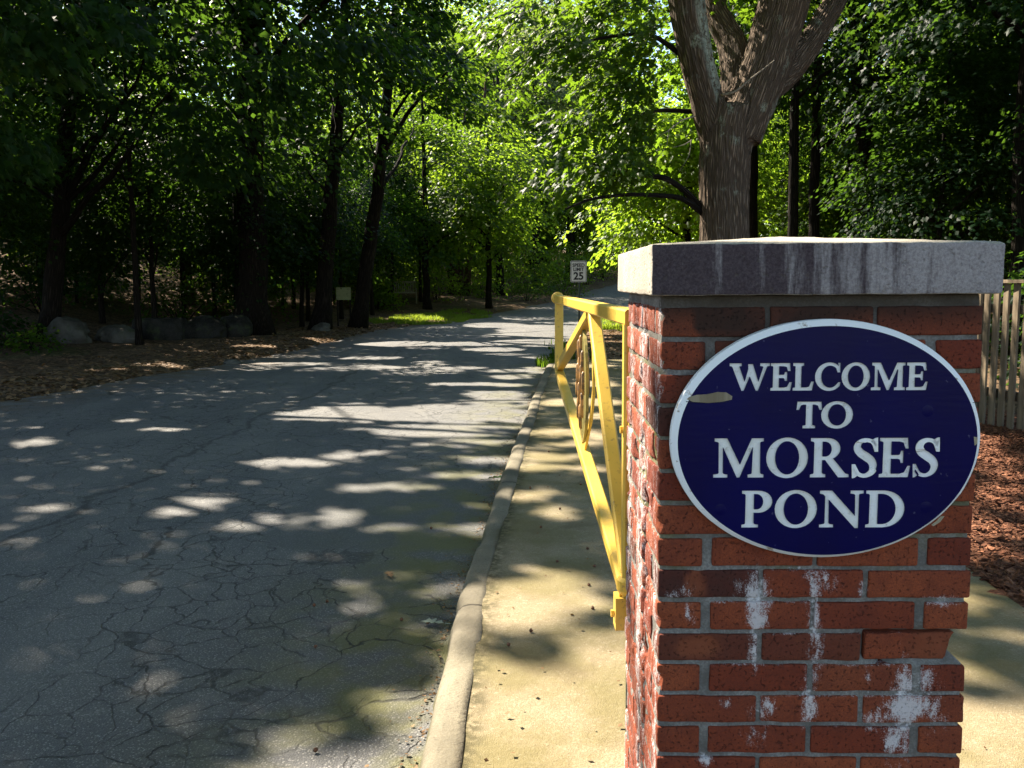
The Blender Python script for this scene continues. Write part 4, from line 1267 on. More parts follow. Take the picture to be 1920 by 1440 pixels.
grow('maple_tree', -2.75, 48.0, 13, .17, (-2.8, 47.5, 7.4), (3.8, 3.8, 5.2), 'clump of slim stems with a sunlit foot at the far bend of the road', group=LW, n=120, per=60, seed=6, stems=4, mat='leaf', bark='bark_warm')
grow('maple_tree', -6.2, 44.5, 12, .10, (-6.2, 44.5, 6.4), (3.4, 3.2, 4.6), 'thin bare-stemmed saplings right behind the wooden bench', group=LW, n=90, per=60, seed=7, stems=4, mat='leaf')
grow('maple_tree', -.6, 50.5, 15, .20, (-.4, 50, 9.6), (4.0, 3.8, 5.6), 'tall tree standing between the far bend and the clump with a sunlit foot', group=LW, n=120, per=60, seed=8, mat='leaf', bark='bark')
# --- left side, crowns reaching over the road
OV = 'trees overhanging the near end of the road'
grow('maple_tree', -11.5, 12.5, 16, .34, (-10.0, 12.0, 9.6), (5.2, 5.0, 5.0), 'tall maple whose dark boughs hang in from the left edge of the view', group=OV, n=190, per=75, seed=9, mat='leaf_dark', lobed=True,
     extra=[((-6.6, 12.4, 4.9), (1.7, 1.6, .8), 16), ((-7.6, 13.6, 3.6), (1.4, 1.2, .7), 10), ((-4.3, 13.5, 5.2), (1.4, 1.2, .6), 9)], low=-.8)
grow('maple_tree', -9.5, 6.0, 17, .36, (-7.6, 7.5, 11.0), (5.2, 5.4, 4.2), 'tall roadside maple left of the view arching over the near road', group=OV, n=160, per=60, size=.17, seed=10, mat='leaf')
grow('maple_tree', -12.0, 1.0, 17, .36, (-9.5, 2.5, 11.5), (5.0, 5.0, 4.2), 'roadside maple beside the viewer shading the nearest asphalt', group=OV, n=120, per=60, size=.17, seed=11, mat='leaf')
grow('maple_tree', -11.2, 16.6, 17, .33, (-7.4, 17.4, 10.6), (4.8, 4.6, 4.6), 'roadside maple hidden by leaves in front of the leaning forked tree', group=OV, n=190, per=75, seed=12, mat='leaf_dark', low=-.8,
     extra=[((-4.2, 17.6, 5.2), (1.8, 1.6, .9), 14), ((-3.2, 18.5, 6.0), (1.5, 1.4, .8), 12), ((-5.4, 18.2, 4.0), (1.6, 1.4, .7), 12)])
grow('maple_tree', 8.2, 2.5, 17, .36, (1.6, 4.6, 12.6), (6.6, 6.4, 3.4), 'unseen maple added right of the view to cut skylight over the footpath', group=OV, n=190, per=60, size=.19, seed=31, mat='leaf')  # out of view, crown added overhead to keep skylight off road and path
YL, YR = 'young maples low along the left edge of the wood', 'young maples low in the right wood'
for i, (x, y, c, w) in enumerate([(-9.2, 23.6, 3.9, 2.3), (-12.2, 21.5, 3.6, 2.6), (-8.3, 27.6, 4.2, 2.3), (-10.2, 28.5, 4.0, 2.4), (-13.8, 27.0, 4.4, 2.8), (-7.0, 31.5, 4.3, 2.3), (-9.4, 33.5, 4.4, 2.6), (-5.4, 35.6, 4.6, 2.2),
                               (-12.6, 31.0, 4.6, 2.6), (-7.6, 37.5, 4.8, 2.6), (-15.5, 23.0, 4.2, 2.8), (-10.6, 38.0, 5.0, 2.8), (-5.2, 40.0, 5.0, 2.3), (-11.4, 18.2, 4.6, 2.4), (-13.0, 16.5, 3.6, 2.4), (-8.4, 20.6, 5.6, 2.2), (-7.7, 26.0, 3.2, 1.9), (-6.7, 29.2, 3.3, 1.7), (-6.2, 33.4, 3.4, 1.9), (-11.0, 24.6, 3.0, 2.2), (-9.9, 30.6, 3.4, 2.2), (-14.6, 30.0, 3.6, 2.8), (-8.5, 35.8, 3.8, 2.2), (-4.2, 42.4, 4.2, 2.0), (-12.0, 35.5, 3.8, 2.6)]):
    grow('young_maple', x, y, c + 2.6, .06, (x + .2, y - .2, c + float(H(x, y))), (w, w, 2.0), 'young maple with shade-darkened leaves growing low along the left edge of the wood', group=YL, n=70, per=95, size=.085, srad=.75, seed=60 + i, mat='leaf_dark', limbs=10, low=-.95)
for i, (x, y, c, w) in enumerate([(8.2, 17.6, 3.6, 2.0), (10.0, 19.8, 4.2, 2.4), (12.0, 15.8, 3.4, 2.4), (13.8, 19.5, 4.0, 2.8), (9.6, 26.5, 5.0, 2.2), (14.0, 24.0, 4.6, 2.8), (16.4, 18.5, 4.2, 2.8), (10.2, 14.2, 4.6, 2.0), (12.4, 21.5, 6.0, 2.6)]):
    grow('young_maple', x, y, c + 2.6, .06, (x, y - .2, c), (w, w, 2.4), 'young maple with shade-darkened leaves growing low in the shade behind the fence', group=YR, n=80, per=110, size=.080, srad=.75, seed=80 + i, mat='leaf_dark', limbs=10, low=-.95)
grow('maple_tree', -7.8, -5.0, 17, .36, (-3.6, -5.5, 13.4), (6.2, 6.6, 3.4), 'unseen maple added behind the viewer on the wood side to cut skylight', group=OV, n=150, per=60, size=.21, seed=33, mat='leaf')  # never in view, added to block high sky behind the camera
grow('maple_tree', 8.5, -6.0, 17, .36, (4.6, -5.5, 13.4), (6.4, 6.6, 3.4), 'unseen maple added behind the viewer on the footpath side to cut skylight', group=OV, n=150, per=60, size=.21, seed=34, mat='leaf')  # second unseen crown, added to dim skylight on the ground
# --- right side
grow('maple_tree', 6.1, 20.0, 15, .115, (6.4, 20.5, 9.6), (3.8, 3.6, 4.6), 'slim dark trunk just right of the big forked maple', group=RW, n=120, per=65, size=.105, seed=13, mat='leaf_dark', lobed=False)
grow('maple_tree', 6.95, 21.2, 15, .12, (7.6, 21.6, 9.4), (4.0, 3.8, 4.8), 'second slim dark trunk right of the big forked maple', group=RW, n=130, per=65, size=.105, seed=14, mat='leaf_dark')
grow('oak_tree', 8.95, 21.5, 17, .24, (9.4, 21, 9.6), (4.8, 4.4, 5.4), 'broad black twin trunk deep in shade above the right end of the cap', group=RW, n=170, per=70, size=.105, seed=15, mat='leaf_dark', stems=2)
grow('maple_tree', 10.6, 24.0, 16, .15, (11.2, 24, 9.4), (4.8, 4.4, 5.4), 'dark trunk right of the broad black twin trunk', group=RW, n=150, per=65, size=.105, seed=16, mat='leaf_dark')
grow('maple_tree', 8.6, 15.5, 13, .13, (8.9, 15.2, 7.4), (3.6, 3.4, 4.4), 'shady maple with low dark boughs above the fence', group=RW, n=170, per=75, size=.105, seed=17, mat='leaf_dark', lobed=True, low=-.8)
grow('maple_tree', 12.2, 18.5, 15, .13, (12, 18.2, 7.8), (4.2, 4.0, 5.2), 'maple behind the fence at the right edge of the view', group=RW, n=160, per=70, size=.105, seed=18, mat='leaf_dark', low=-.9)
grow('maple_tree', 5.9, 31.0, 9.5, .16, (5.7, 30.6, 5.3), (3.9, 3.5, 3.3), 'low maple with bright yellow-green leaves behind the speed limit sign', group=RW, n=190, per=70, seed=19, mat='leaf_light', keep=True, low=-.95)
grow('maple_tree', 9.4, 37.5, 10.5, .17, (8.0, 37, 6.2), (4.4, 3.8, 3.8), 'sunlit maple on the bank left of the big forked trunk', group=RW, n=160, per=65, seed=20, mat='leaf_light', keep=True, low=-.95)
grow('maple_tree', 6.8, 26.0, 13, .16, (6.0, 26, 9.2), (3.6, 3.4, 3.6), 'maple of mixed light and shade standing behind the big forked trunk', group=RW, n=120, per=65, seed=21, mat='leaf')
grow('maple_tree', -1.0, 40.8, 9, .13, (-1.4, 41.0, 5.4), (3.4, 3.2, 3.4), 'young maple with glowing leaves over the far bend of the road', group=LW, n=130, per=65, seed=22, mat='leaf_light', keep=True)
grow('maple_tree', -3.6, 39.2, 10, .15, (-3.9, 39.2, 5.8), (3.2, 3.0, 3.9), 'young tree half in sun beyond the grass strip', group=LW, n=150, per=65, seed=23, mat='leaf', low=-.9)
grow('maple_tree', 13.5, 48.0, 14, .22, (11.5, 47, 8.6), (5.0, 4.4, 5.0), 'rounded sunlit tree on the right bank of the far road', group=RW, n=150, per=65, seed=24, mat='leaf_light', low=-.95)
grow('maple_tree', 1.6, 58.0, 19, .25, (1.8, 58, 12.5), (4.6, 4.4, 7.0), 'tall pale green tree under the patch of sky', group=LW, n=170, per=60, size=.16, seed=25, mat='leaf_pale', low=-.9)
# the big forked maple: its trunk is modelled on its own below
CR = dict(n=150, per=70, seed=26, mat='leaf_dark', lobed=True)

# shrubs and young growth
SH = 'shrubs at the edge of the wood'
def shrub(x, y, h, w, label, seed, mat='leaf_dark', n=26, per=46, size=.10, group=SH, lobed=False, keep=True):
    rs = np.random.RandomState(seed)
    z0 = float(H(x, y)) - .04
    root = thing('shrub', (x, y, z0), label, 'shrub', group)
    C, out = crown_points(rs, (x, y, z0 + h * .5), (w, w, h * .55), n, -.9, .5)
    st = MB()
    for i in rs.choice(len(C), min(10, len(C)), replace=False):
        e = C[i] - np.array([x, y, z0])
        st.tube(bezier(np.array([e[0] * .1, e[1] * .1, -.05]), e * np.array([.35, .35, .7]), e, 6), np.linspace(.016, .004, 6), 5, attr='bark', seed=i)
    build(st, 'stem', M['bark'], root, True)
    P, D, N, Sz = sprays(rs, C, out, per, .42 + .1 * h, size, .3)
    ok = P[:, 2] > H(P[:, 0], P[:, 1]) + .03
    ALL.append(dict(root=root, o=np.array([x, y, z0]), P=P[ok], D=D[ok], N=N[ok], S=Sz[ok], mat=mat, lobed=lobed, keep=keep, part='leaves'))
    return root
shrub(-11.3, 19.6, .8, .9, 'low dark undergrowth at far left before the leaning forked tree', 1)
shrub(-9.9, 18.9, .45, .7, 'ground-hugging green plant in front of the lumpy pale boulder', 2, 'leaf', 16, 40, .08)
shrub(-12.5, 24.5, 2.2, 1.8, 'tall dark shrub left of the leaning forked tree', 3, n=40)
shrub(-9.6, 26.5, 1.7, 1.5, 'shady bush behind the saddle-shaped boulder', 4, 'leaf', 30)
shrub(-9.0, 31.0, 2.0, 1.6, 'speckled bush between the slender brown trunk and the thick black trunk', 5, 'leaf', 34)
shrub(-13.0, 37.0, 2.2, 2.0, 'bush on the slope behind the slender brown trunk', 6, 'leaf', 36)
shrub(-3.6, 44.0, 2.0, 1.5, 'sunlit leafy bush just right of the wooden bench', 7, 'leaf_light', 36)
shrub(-5.6, 46.5, 2.3, 1.7, 'sunlit leafy bush behind the wooden bench', 8, 'leaf_light', 40)
shrub(-1.5, 47.0, 1.3, 1.1, 'small bright bush beside the sunlit tree foot at the far bend', 9, 'leaf_light', 24)
shrub(.8, 46.8, 1.3, 1.6, 'leafy bush on the left verge of the far road', 10, 'leaf', 30)
shrub(2.9, 51.5, 1.4, 1.6, 'dark bush on the left verge nearest the crest of the road', 11, 'leaf', 30)
shrub(6.3, 33.6, 1.4, 1.4, 'bright bush under the low yellow-green maple', 12, 'leaf_light', 30)
shrub(11.0, 42.0, 1.8, 1.7, 'bush on the right bank below the sunlit maple', 13, 'leaf_light', 34)
shrub(6.8, 16.0, 2.1, 1.5, 'dark bush over the left part of the cap right of the big trunk', 14, 'leaf_dark', 44, 46, .11, lobed=True)
shrub(8.6, 13.6, 2.3, 1.5, 'dark maple bush behind the fence over the right part of the cap', 15, 'leaf_dark', 46, 46, .12, lobed=True)
shrub(7.6, 11.2, 2.2, 1.3, 'dark bush right behind the visible pickets of the fence', 16, 'leaf_dark', 44, 46, .12, lobed=True)
shrub(10.8, 15.5, 2.9, 1.9, 'tall dark bush behind the fence at the right edge', 17, 'leaf_dark', 60, 46, .12)
shrub(5.0, 18.2, 1.9, 1.2, 'half-lit bush right against the foot of the big forked maple', 18, 'leaf', 34, 46, .11)
shrub(8.3, 25.5, 2.4, 1.9, 'light green bush glowing between the slim dark trunks', 19, 'leaf_light', 44)
shrub(11.5, 29.0, 2.8, 2.2, 'light green bush glowing behind the broad black twin trunk', 20, 'leaf_light', 50)
shrub(16.0, 28.0, 3.0, 2.4, 'speckled tall bush far behind the fence', 21, 'leaf', 50)

for i, (x, y, h_, w) in enumerate([(-7.0, 43.0, 2.6, 1.6), (-4.6, 48.5, 2.8, 1.8), (-8.6, 47.5, 2.8, 2.0), (-1.0, 52.5, 2.8, 1.9), (1.2, 54.0, 2.6, 1.8), (3.0, 58.5, 3.0, 2.0), (5.4, 66.0, 3.2, 2.2), (-2.6, 55.0, 3.2, 2.2), (-10.5, 42.5, 2.8, 2.0), (7.6, 76.0, 3.4, 2.4), (-5.6, 38.2, 2.0, 1.3)]):
    shrub(x, y, h_, w, 'leafy sunlit undergrowth filling the gaps between trunks at the far bend', 40 + i, 'leaf_light', 44, 50, .13, 'undergrowth at the far bend')

# ------------------------------------------------------------------ the big forked maple behind the pillar
BT = np.array([3.02, 13.0, float(H(3.02, 13.0)) + .02])
big = thing('maple_tree', BT, 'big brown maple behind the pillar, its thick furrowed trunk forking into several limbs', 'tree')
def wp(px, py, Y):                               # a point at distance Y, given by its direction from the place the picture was taken
    u0, v0 = px - 960, py - 720
    u = math.cos(CAM_ROLL) * u0 - math.sin(CAM_ROLL) * v0
    v = math.sin(CAM_ROLL) * u0 + math.cos(CAM_ROLL) * v0
    c, s = math.cos(CAM_PITCH), math.sin(CAM_PITCH)
    d = np.array([u, CAM_F * c - v * s, -CAM_F * s - v * c])
    return np.array([0, 0, 1.5]) + d * (Y / d[1])
BONES = []
def bone(pts, rad, pale=0):
    BONES.append((np.array(pts) - BT, np.array(rad), pale))
foot = BT + np.array([.02, 0, -.3])
bone([foot, BT + np.array([.01, 0, .25]), wp(1358, 440, 13.0), wp(1357, 330, 13.0), wp(1362, 250, 13.0), wp(1372, 200, 13.0)], [.56, .41, .352, .355, .375, .36])
bone([wp(1350, 270, 13.0), wp(1326, 190, 12.95), wp(1308, 120, 12.9), wp(1292, 40, 12.85), wp(1283, -40, 12.8), wp(1270, -190, 12.7), wp(1240, -420, 12.4)], [.28, .235, .235, .25, .26, .24, .18], 1)
bone([wp(1385, 260, 13.0), wp(1412, 190, 13.0), wp(1436, 120, 13.05), wp(1458, 50, 13.1), wp(1478, -30, 13.1), wp(1520, -190, 13.2), wp(1570, -420, 13.3)], [.32, .33, .335, .35, .36, .33, .25])
bone([wp(1430, 165, 13.15), wp(1480, 130, 13.3), wp(1520, 80, 13.45), wp(1556, 20, 13.6), wp(1585, -40, 13.7), wp(1680, -200, 14.2), wp(1800, -380, 14.8)], [.28, .22, .19, .175, .175, .16, .12])
bone([wp(1380, 200, 13.3), wp(1385, 130, 13.5), wp(1372, 80, 13.7), wp(1345, 30, 13.9), wp(1320, -40, 14.2), wp(1270, -200, 14.8), wp(1200, -360, 15.5)], [.27, .26, .22, .19, .17, .15, .12])
tm = MB()
for pts, rad, pale in BONES:
    n_ = len(pts)
    tt = np.linspace(0, n_ - 1, n_ * 5)
    P_ = np.stack([np.interp(tt, np.arange(n_), pts[:, k]) for k in range(3)], -1)
    for _ in range(3):
        P_[1:-1] = (P_[:-2] + 2 * P_[1:-1] + P_[2:]) / 4
    tm.tube(P_, np.interp(tt, np.arange(n_), rad), 24)
tmp = build(tm, 'tmp', None)
md_ = tmp.modifiers.new('r', 'REMESH')
md_.mode, md_.voxel_size = 'VOXEL', .030
sm_ = tmp.modifiers.new('s', 'SMOOTH')
sm_.iterations, sm_.factor = 7, .5
sb_ = tmp.modifiers.new('d', 'SUBSURF')
sb_.levels = sb_.render_levels = 1
dg = bpy.context.evaluated_depsgraph_get()
me = bpy.data.meshes.new_from_object(tmp.evaluated_get(dg))
bpy.data.objects.remove(tmp)
nv = len(me.vertices)
co = np.zeros(nv * 3, np.float32); me.vertices.foreach_get('co', co); co = co.reshape(-1, 3).astype(float)
no = np.zeros(nv * 3, np.float32); me.vertices.foreach_get('normal', no); no = no.reshape(-1, 3).astype(float)
best = np.full(nv, 1e9); bark = np.zeros((nv, 3)); pale = np.zeros(nv)
for bi, (pts, rad, pl) in enumerate(BONES):
    s0 = 0
    for a, b, ra, rb in zip(pts[:-1], pts[1:], rad[:-1], rad[1:]):
        L = np.linalg.norm(b - a); t_ = (b - a) / L
        w_ = np.clip((co - a) @ t_, 0, L)
        off = co - a - w_[:, None] * t_
        d = np.linalg.norm(off, axis=1) / np.interp(w_, [0, L], [ra, rb])
        u_ = unit(np.cross(t_, [0, 1., 0])); v_ = np.cross(t_, u_)
        sel = d < best
        best = np.where(sel, d, best)
        bark[sel] = np.stack([off @ u_ + bi * 3, off @ v_, s0 + w_], -1)[sel]
        pale[sel] = (pl * sstep(.10, .22, off @ (-u_)) * (bi == 1))[sel] if pl else 0
        s0 += L
# the pale lichen strip lies on the inner side of the left limb
rel = co - (wp(1330, 100, 12.6) - BT)
rg_ = fbm(bark * np.array([13., 13., 2.2]), 3)
rg2 = fbm(bark * np.array([30., 30., 4.5]) + 7, 3)
co = co + no * ((np.abs(rg_ - .5) * 2) ** .7 * .030 + (rg2 - .5) * .022 - .02)[:, None]
me.vertices.foreach_set('co', co.astype(np.float32).ravel())
at = me.attributes.new('bark', 'FLOAT_VECTOR', 'POINT'); at.data.foreach_set('vector', bark.astype(np.float32).ravel())
xin = sstep(.02, .12, (co[:, 0] - np.interp(co[:, 2], [p[2] for p in BONES[1][0]], [p[0] for p in BONES[1][0]]))) * (bark[:, 0] > 1.5) * (bark[:, 0] < 4.5) * sstep(2.4, 2.9, co[:, 2])
at = me.attributes.new('pale', 'FLOAT', 'POINT'); at.data.foreach_set('value', xin.astype(np.float32))
me.polygons.foreach_set('use_smooth', np.ones(len(me.polygons), bool))
me.name = 'trunk'
link('trunk', me, M['bark_big'], big)
def twig(paths, name='dead_twig'):
    m = MB()
    for pts, r0, r1 in paths:
        p = np.array(pts) - BT
        n_ = len(p); tt = np.linspace(0, n_ - 1, n_ * 3)
        q_ = np.stack([np.interp(tt, np.arange(n_), p[:, k]) for k in range(3)], -1)
        q_[1:-1] = (q_[:-2] + q_[2:] + 2 * q_[1:-1]) / 4
        m.tube(q_, np.linspace(r0, r1, len(q_)), 6)
    return m
build(twig([([wp(1352, 178, 12.55), wp(1378, 174, 12.45), wp(1402, 152, 12.45), wp(1428, 132, 12.5), wp(1452, 113, 12.55)], .020, .006)]), 'dead_branch', M['twig'], big, True)
build(twig([([wp(1302, 218, 12.7), wp(1276, 226, 12.6), wp(1254, 245, 12.5), wp(1237, 254, 12.4)], .012, .004), ([wp(1254, 245, 12.5), wp(1250, 275, 12.4), wp(1232, 296, 12.3)], .006, .003),
            ([wp(1298, 262, 12.7), wp(1282, 272, 12.6), wp(1262, 276, 12.5)], .008, .003), ([wp(1296, 262, 12.7), wp(1293, 290, 12.6), wp(1274, 322, 12.5)], .006, .002)]), 'dead_branch', M['twig'], big, True)
m = MB()
for pts, r0, r1 in (([wp(1318, 395, 13.0), wp(1290, 362, 12.8), wp(1250, 333, 12.5), wp(1200, 328, 12.2), wp(1150, 322, 11.9), wp(1105, 305, 11.6)], .055, .014),
                    ([wp(1318, 400, 13.0), wp(1280, 370, 12.6), wp(1230, 366, 12.3), wp(1180, 364, 12.0), wp(1110, 372, 11.8), wp(1060, 392, 11.6)], .045, .012),
                    ([wp(1300, 120, 13.2), wp(1220, 60, 12.6), wp(1130, 70, 12.0), wp(1030, 95, 11.4)], .040, .010),
                    ([wp(1310, 210, 13.2), wp(1230, 205, 12.9), wp(1150, 235, 12.4), wp(1060, 260, 12.0)], .035, .008)):
    p = np.array(pts) - BT
    n_ = len(p); tt = np.linspace(0, n_ - 1, n_ * 4)
    q_ = np.stack([np.interp(tt, np.arange(n_), p[:, k]) for k in range(3)], -1)
    for _ in range(2): q_[1:-1] = (q_[:-2] + q_[2:] + 2 * q_[1:-1]) / 4
    m.tube(q_, np.linspace(r0, r1, len(q_)), 8, attr='bark', seed=n_)
build(m, 'bough', M['bark'], big, True)
rs = np.random.RandomState(77)
Cs, Os = [], []
for c, r_, n_ in ((wp(1080, 75, 11.6), (.75, .8, .22), 9), (wp(1190, 60, 12.2), (.8, .8, .3), 8), (wp(1110, 5, 12.4), (.8, .8, .25), 9), (wp(1010, 20, 12.0), (.6, .6, .2), 5), (wp(1170, 150, 12.6), (.8, .8, .25), 6),
                  (wp(1130, 225, 12.3), (.9, .8, .22), 7), (wp(1240, 250, 13.0), (.5, .7, .3), 5), (wp(1110, 315, 11.9), (.9, .8, .16), 7), (wp(1220, 310, 12.6), (.6, .7, .15), 4),
                  (wp(1500, -60, 13.0), (2.2, 2.0, .6), 26), (wp(1300, -120, 13.0), (2.4, 2.0, .8), 24)):
    c_, o_ = crown_points(rs, c, r_, n_, -1, .6)
    Cs.append(c_); Os.append(unit(c_ - BT - np.array([0, 0, 5.])))
c_, o_ = crown_points(rs, BT + np.array([1.0, 1.5, 10.5]), (5.0, 4.5, 4.6), 120, -.8, .45)
Cs.append(c_); Os.append(o_)
P, D, N, Sz = sprays(rs, np.concatenate(Cs), np.concatenate(Os), 105, .62, .105, .3, .25)
ALL.append(dict(root=big, o=BT, P=P, D=D, N=N, S=Sz, mat='leaf', lobed=True, keep=False))

# ------------------------------------------------------------------ open the gaps, close the rest of the cover
cell = .25
ex0, ey0, nx_, ny_ = -9.5, -1.0, 60, 168
lai = np.zeros((ny_, nx_))
for T in ALL:
    if not T['keep']:
        p_ = T['P']
        ok = ~blocked(p_)
        ok &= ~((p_[:, 0] > 2.0 * p_[:, 1] / 13) & (p_[:, 0] < 4.9 * p_[:, 1] / 13) & (p_[:, 1] < 13.6) & (p_[:, 1] > 5) & (p_[:, 2] < 5.9))
        for k in 'PDNS':
            T[k] = T[k][ok]
    P, N, Sz = T['P'], unit(T['N']), T['S']
    x, y = shadow(P)
    i, j = ((x - ex0) / cell).astype(int), ((y - ey0) / cell).astype(int)
    a = Sz ** 2 * (.36 if T['lobed'] else .40) * np.abs(N @ S) / S[2] / cell ** 2
    ok = (i >= 0) & (i < nx_) & (j >= 0) & (j < ny_) & (P[:, 2] > 1.0)
    np.add.at(lai, (j[ok], i[ok]), a[ok])
rs = np.random.RandomState(5)
need = np.clip(3.4 - lai, 0, None)
ly_, lx_ = np.meshgrid(np.arange(ny_), np.arange(nx_), indexing='ij')
sz0 = .20
cnt = rs.poisson(need * cell ** 2 / (sz0 ** 2 * .40 * .8)).ravel()
gxx = np.repeat(ex0 + lx_.ravel() * cell, cnt) + rs.uniform(0, cell, cnt.sum())
gyy = np.repeat(ey0 + ly_.ravel() * cell, cnt) + rs.uniform(0, cell, cnt.sum())
ok = ~sunny(gxx, gyy, .06)
gxx, gyy = gxx[ok], gyy[ok]
hh = 9.0 + rs.uniform(0, 3.0, len(gxx)) + .16 * np.clip(gyy - 8, 0, 40)
P = np.stack([gxx + math.sin(SUN_AZ) * kk * hh, gyy + math.cos(SUN_AZ) * kk * hh, hh], -1)
ok = ~blocked(P)
P = P[ok]
over = [T for T in ALL if T['o'][0] < -2 and T['o'][1] < 45 and T.get('part') is None and not T['keep']]
cen = np.array([T['P'].mean(0) for T in over])
who = np.argmin(((P[:, None, :2] - cen[None, :, :2]) ** 2).sum(-1), 1)
for w, T in enumerate(over):
    p = P[who == w]
    if len(p):
        n_ = len(p)
        T['fill'] = (p, unit(rs.normal(0, 1, (n_, 3)) * np.array([1, 1, .4])), unit(np.array([0, 0, 1.]) + S * .6 + rs.normal(0, .3, (n_, 3))), sz0 * rs.uniform(.8, 1.2, n_))
NL = 0
for T in ALL:
    m_parts = []
    me = leaf_mesh('crown', T['P'] - T['o'], T['D'], T['N'], T['S'], T['lobed'])
    if 'fill' in T:
        p, d, n_, s_ = T['fill']
        if T['lobed'] is False:
            me = leaf_mesh('crown', np.concatenate([T['P'], p]) - T['o'], np.concatenate([T['D'], d]), np.concatenate([T['N'], n_]), np.concatenate([T['S'], s_]), False)
        else:
            bm = bmesh.new(); bm.from_mesh(me); bm.from_mesh(leaf_mesh('x', p - T['o'], d, n_, s_, False)); bm.to_mesh(me); bm.free()
    NL += len(T['P'])
    link(T.get('part', 'crown'), me, M[T['mat']], T['root'])
print('leaves', NL, 'fill', len(P), 'lai', lai.mean())

# ------------------------------------------------------------------ trees further back, copies of four kinds
def proto(name, h, r, rad, seed, mat, label, group, n=210, per=70, size=.20):
    rs = np.random.RandomState(seed)
    root = thing(name, (0, 0, 0), label, 'tree', group)
    tr = MB()
    pts = bezier(np.zeros(3), np.array([rs.normal(0, .2), rs.normal(0, .2), h * .5]), np.array([rs.normal(0, .5), rs.normal(0, .5), h * .97]), 14)
    t = np.linspace(0, 1, 14)
    tr.tube(pts, r * (1 - t) ** .7 * (1 + .4 * np.exp(-t * h / .35)) + .012, 9, attr='bark', wob=.1, seed=seed)
    C, out = crown_points(rs, (0, 0, h * .58), rad, n, -.95, .5)
    for i in rs.choice(len(C), 16, replace=False):
        e = C[i]
        st = pts[np.argmin(np.abs(pts[:, 2] - np.clip(e[2] - np.hypot(e[0], e[1]) * .5, h * .12, h * .9)))]
        tr.tube(bezier(st, (st + e) / 2 + np.array([0, 0, .3]), e, 7), np.linspace(.06, .01, 7), 5, attr='bark', seed=i)
    build(tr, 'trunk', M['bark'], root, True)
    P, D, N, Sz = sprays(rs, C, out, per, .95, size, .35)
    ok = P[:, 2] > .4
    link('crown', leaf_mesh('crown', P[ok], D[ok], N[ok], Sz[ok], False), M[mat], root)
    return root
KIND = ['dark leafy tree deep in the wood behind the left roadside', 'green leafy tree standing far back beyond the bend of the road', 'dark leafy tree deep in the wood behind the fence', 'light green tree catching the sun far up the road']
GRP = ['dark trees deep in the left wood', 'green trees beyond the bend', 'dark trees deep in the right wood', 'light trees far up the road']
PR = [proto('broadleaf_tree', 15, .24, (3.9, 3.9, 6.6), 1, 'leaf', KIND[0], GRP[0], 100), proto('broadleaf_tree', 16, .22, (4.2, 4.2, 7.2), 2, 'leaf_light', KIND[1], GRP[1]),
      proto('broadleaf_tree', 14, .2, (4.2, 4.2, 6.2), 3, 'leaf', KIND[2], GRP[2], 150), proto('broadleaf_tree', 15, .22, (4.4, 4.4, 6.8), 4, 'leaf_light', KIND[3], GRP[3])]
used = [False] * 4
rr_ = random.Random(11)
def put(kind, x, y, s):
    src = PR[kind]
    if not used[kind]:
        used[kind] = True
        o = src
    else:
        o = src.copy(); COL.objects.link(o)
        for ch in src.children:
            c = ch.copy(); COL.objects.link(c); c.parent = o
    o.location = (x, y, float(H(x, y)) - .15)
    o.rotation_euler = (0, 0, rr_.uniform(0, 6.28))
    o.scale = (s, s, s * rr_.uniform(.92, 1.12))
SAP = []
LEFT = [(-16.5, 27), (-19, 31), (-17.5, 39), (-22, 38), (-26, 33), (-24, 46), (-18, 48), (-12.5, 52), (-30, 42), (-17, 20.5), (-20, 24), (-30, 54), (-22, 57), (-15, 60), (-36, 48), (-38, 62), (-28, 68), (-19, 72)]
for x, y in LEFT: put(0, x, y, rr_.uniform(.85, 1.15))
for x, y, q in [(5, 76, 1.5), (7.5, 90, 1.75), (3, 85, 1.7), (9, 104, 1.8), (-3.5, 88, 1.6), (-.5, 66, 1.3)]: put(1, x, y, q)
for x, y in [(-2.5, 66), (1.5, 70), (-5, 73), (-.5, 74), (.5, 82), (-1.6, 90), (3, 79), (-4, 62), (-13, 53), (-6, 56), (-1.5, 64), (-9, 68), (4.5, 72), (-3, 78), (-12, 80), (2, 88), (8.5, 92), (-6, 96), (16, 100), (25, 104), (34, 108), (-18, 94), (10, 112), (-2, 112), (22, 120)]: put(1, x, y, rr_.uniform(.95, 1.3))
for x, y in [(14, 26), (17, 21), (19, 30), (15.5, 34), (22, 25), (23, 36), (28, 31), (19, 42), (27, 44), (34, 40), (33, 52), (24, 54), (40, 58), (13.5, 31.5), (30, 64)]: put(2, x, y, rr_.uniform(.8, 1.1))
for x, y in [(16, 54), (19, 62), (25, 72), (20, 80), (32, 84), (29, 94), (12.5, 82)]: put(3, x, y, rr_.uniform(.85, 1.15))

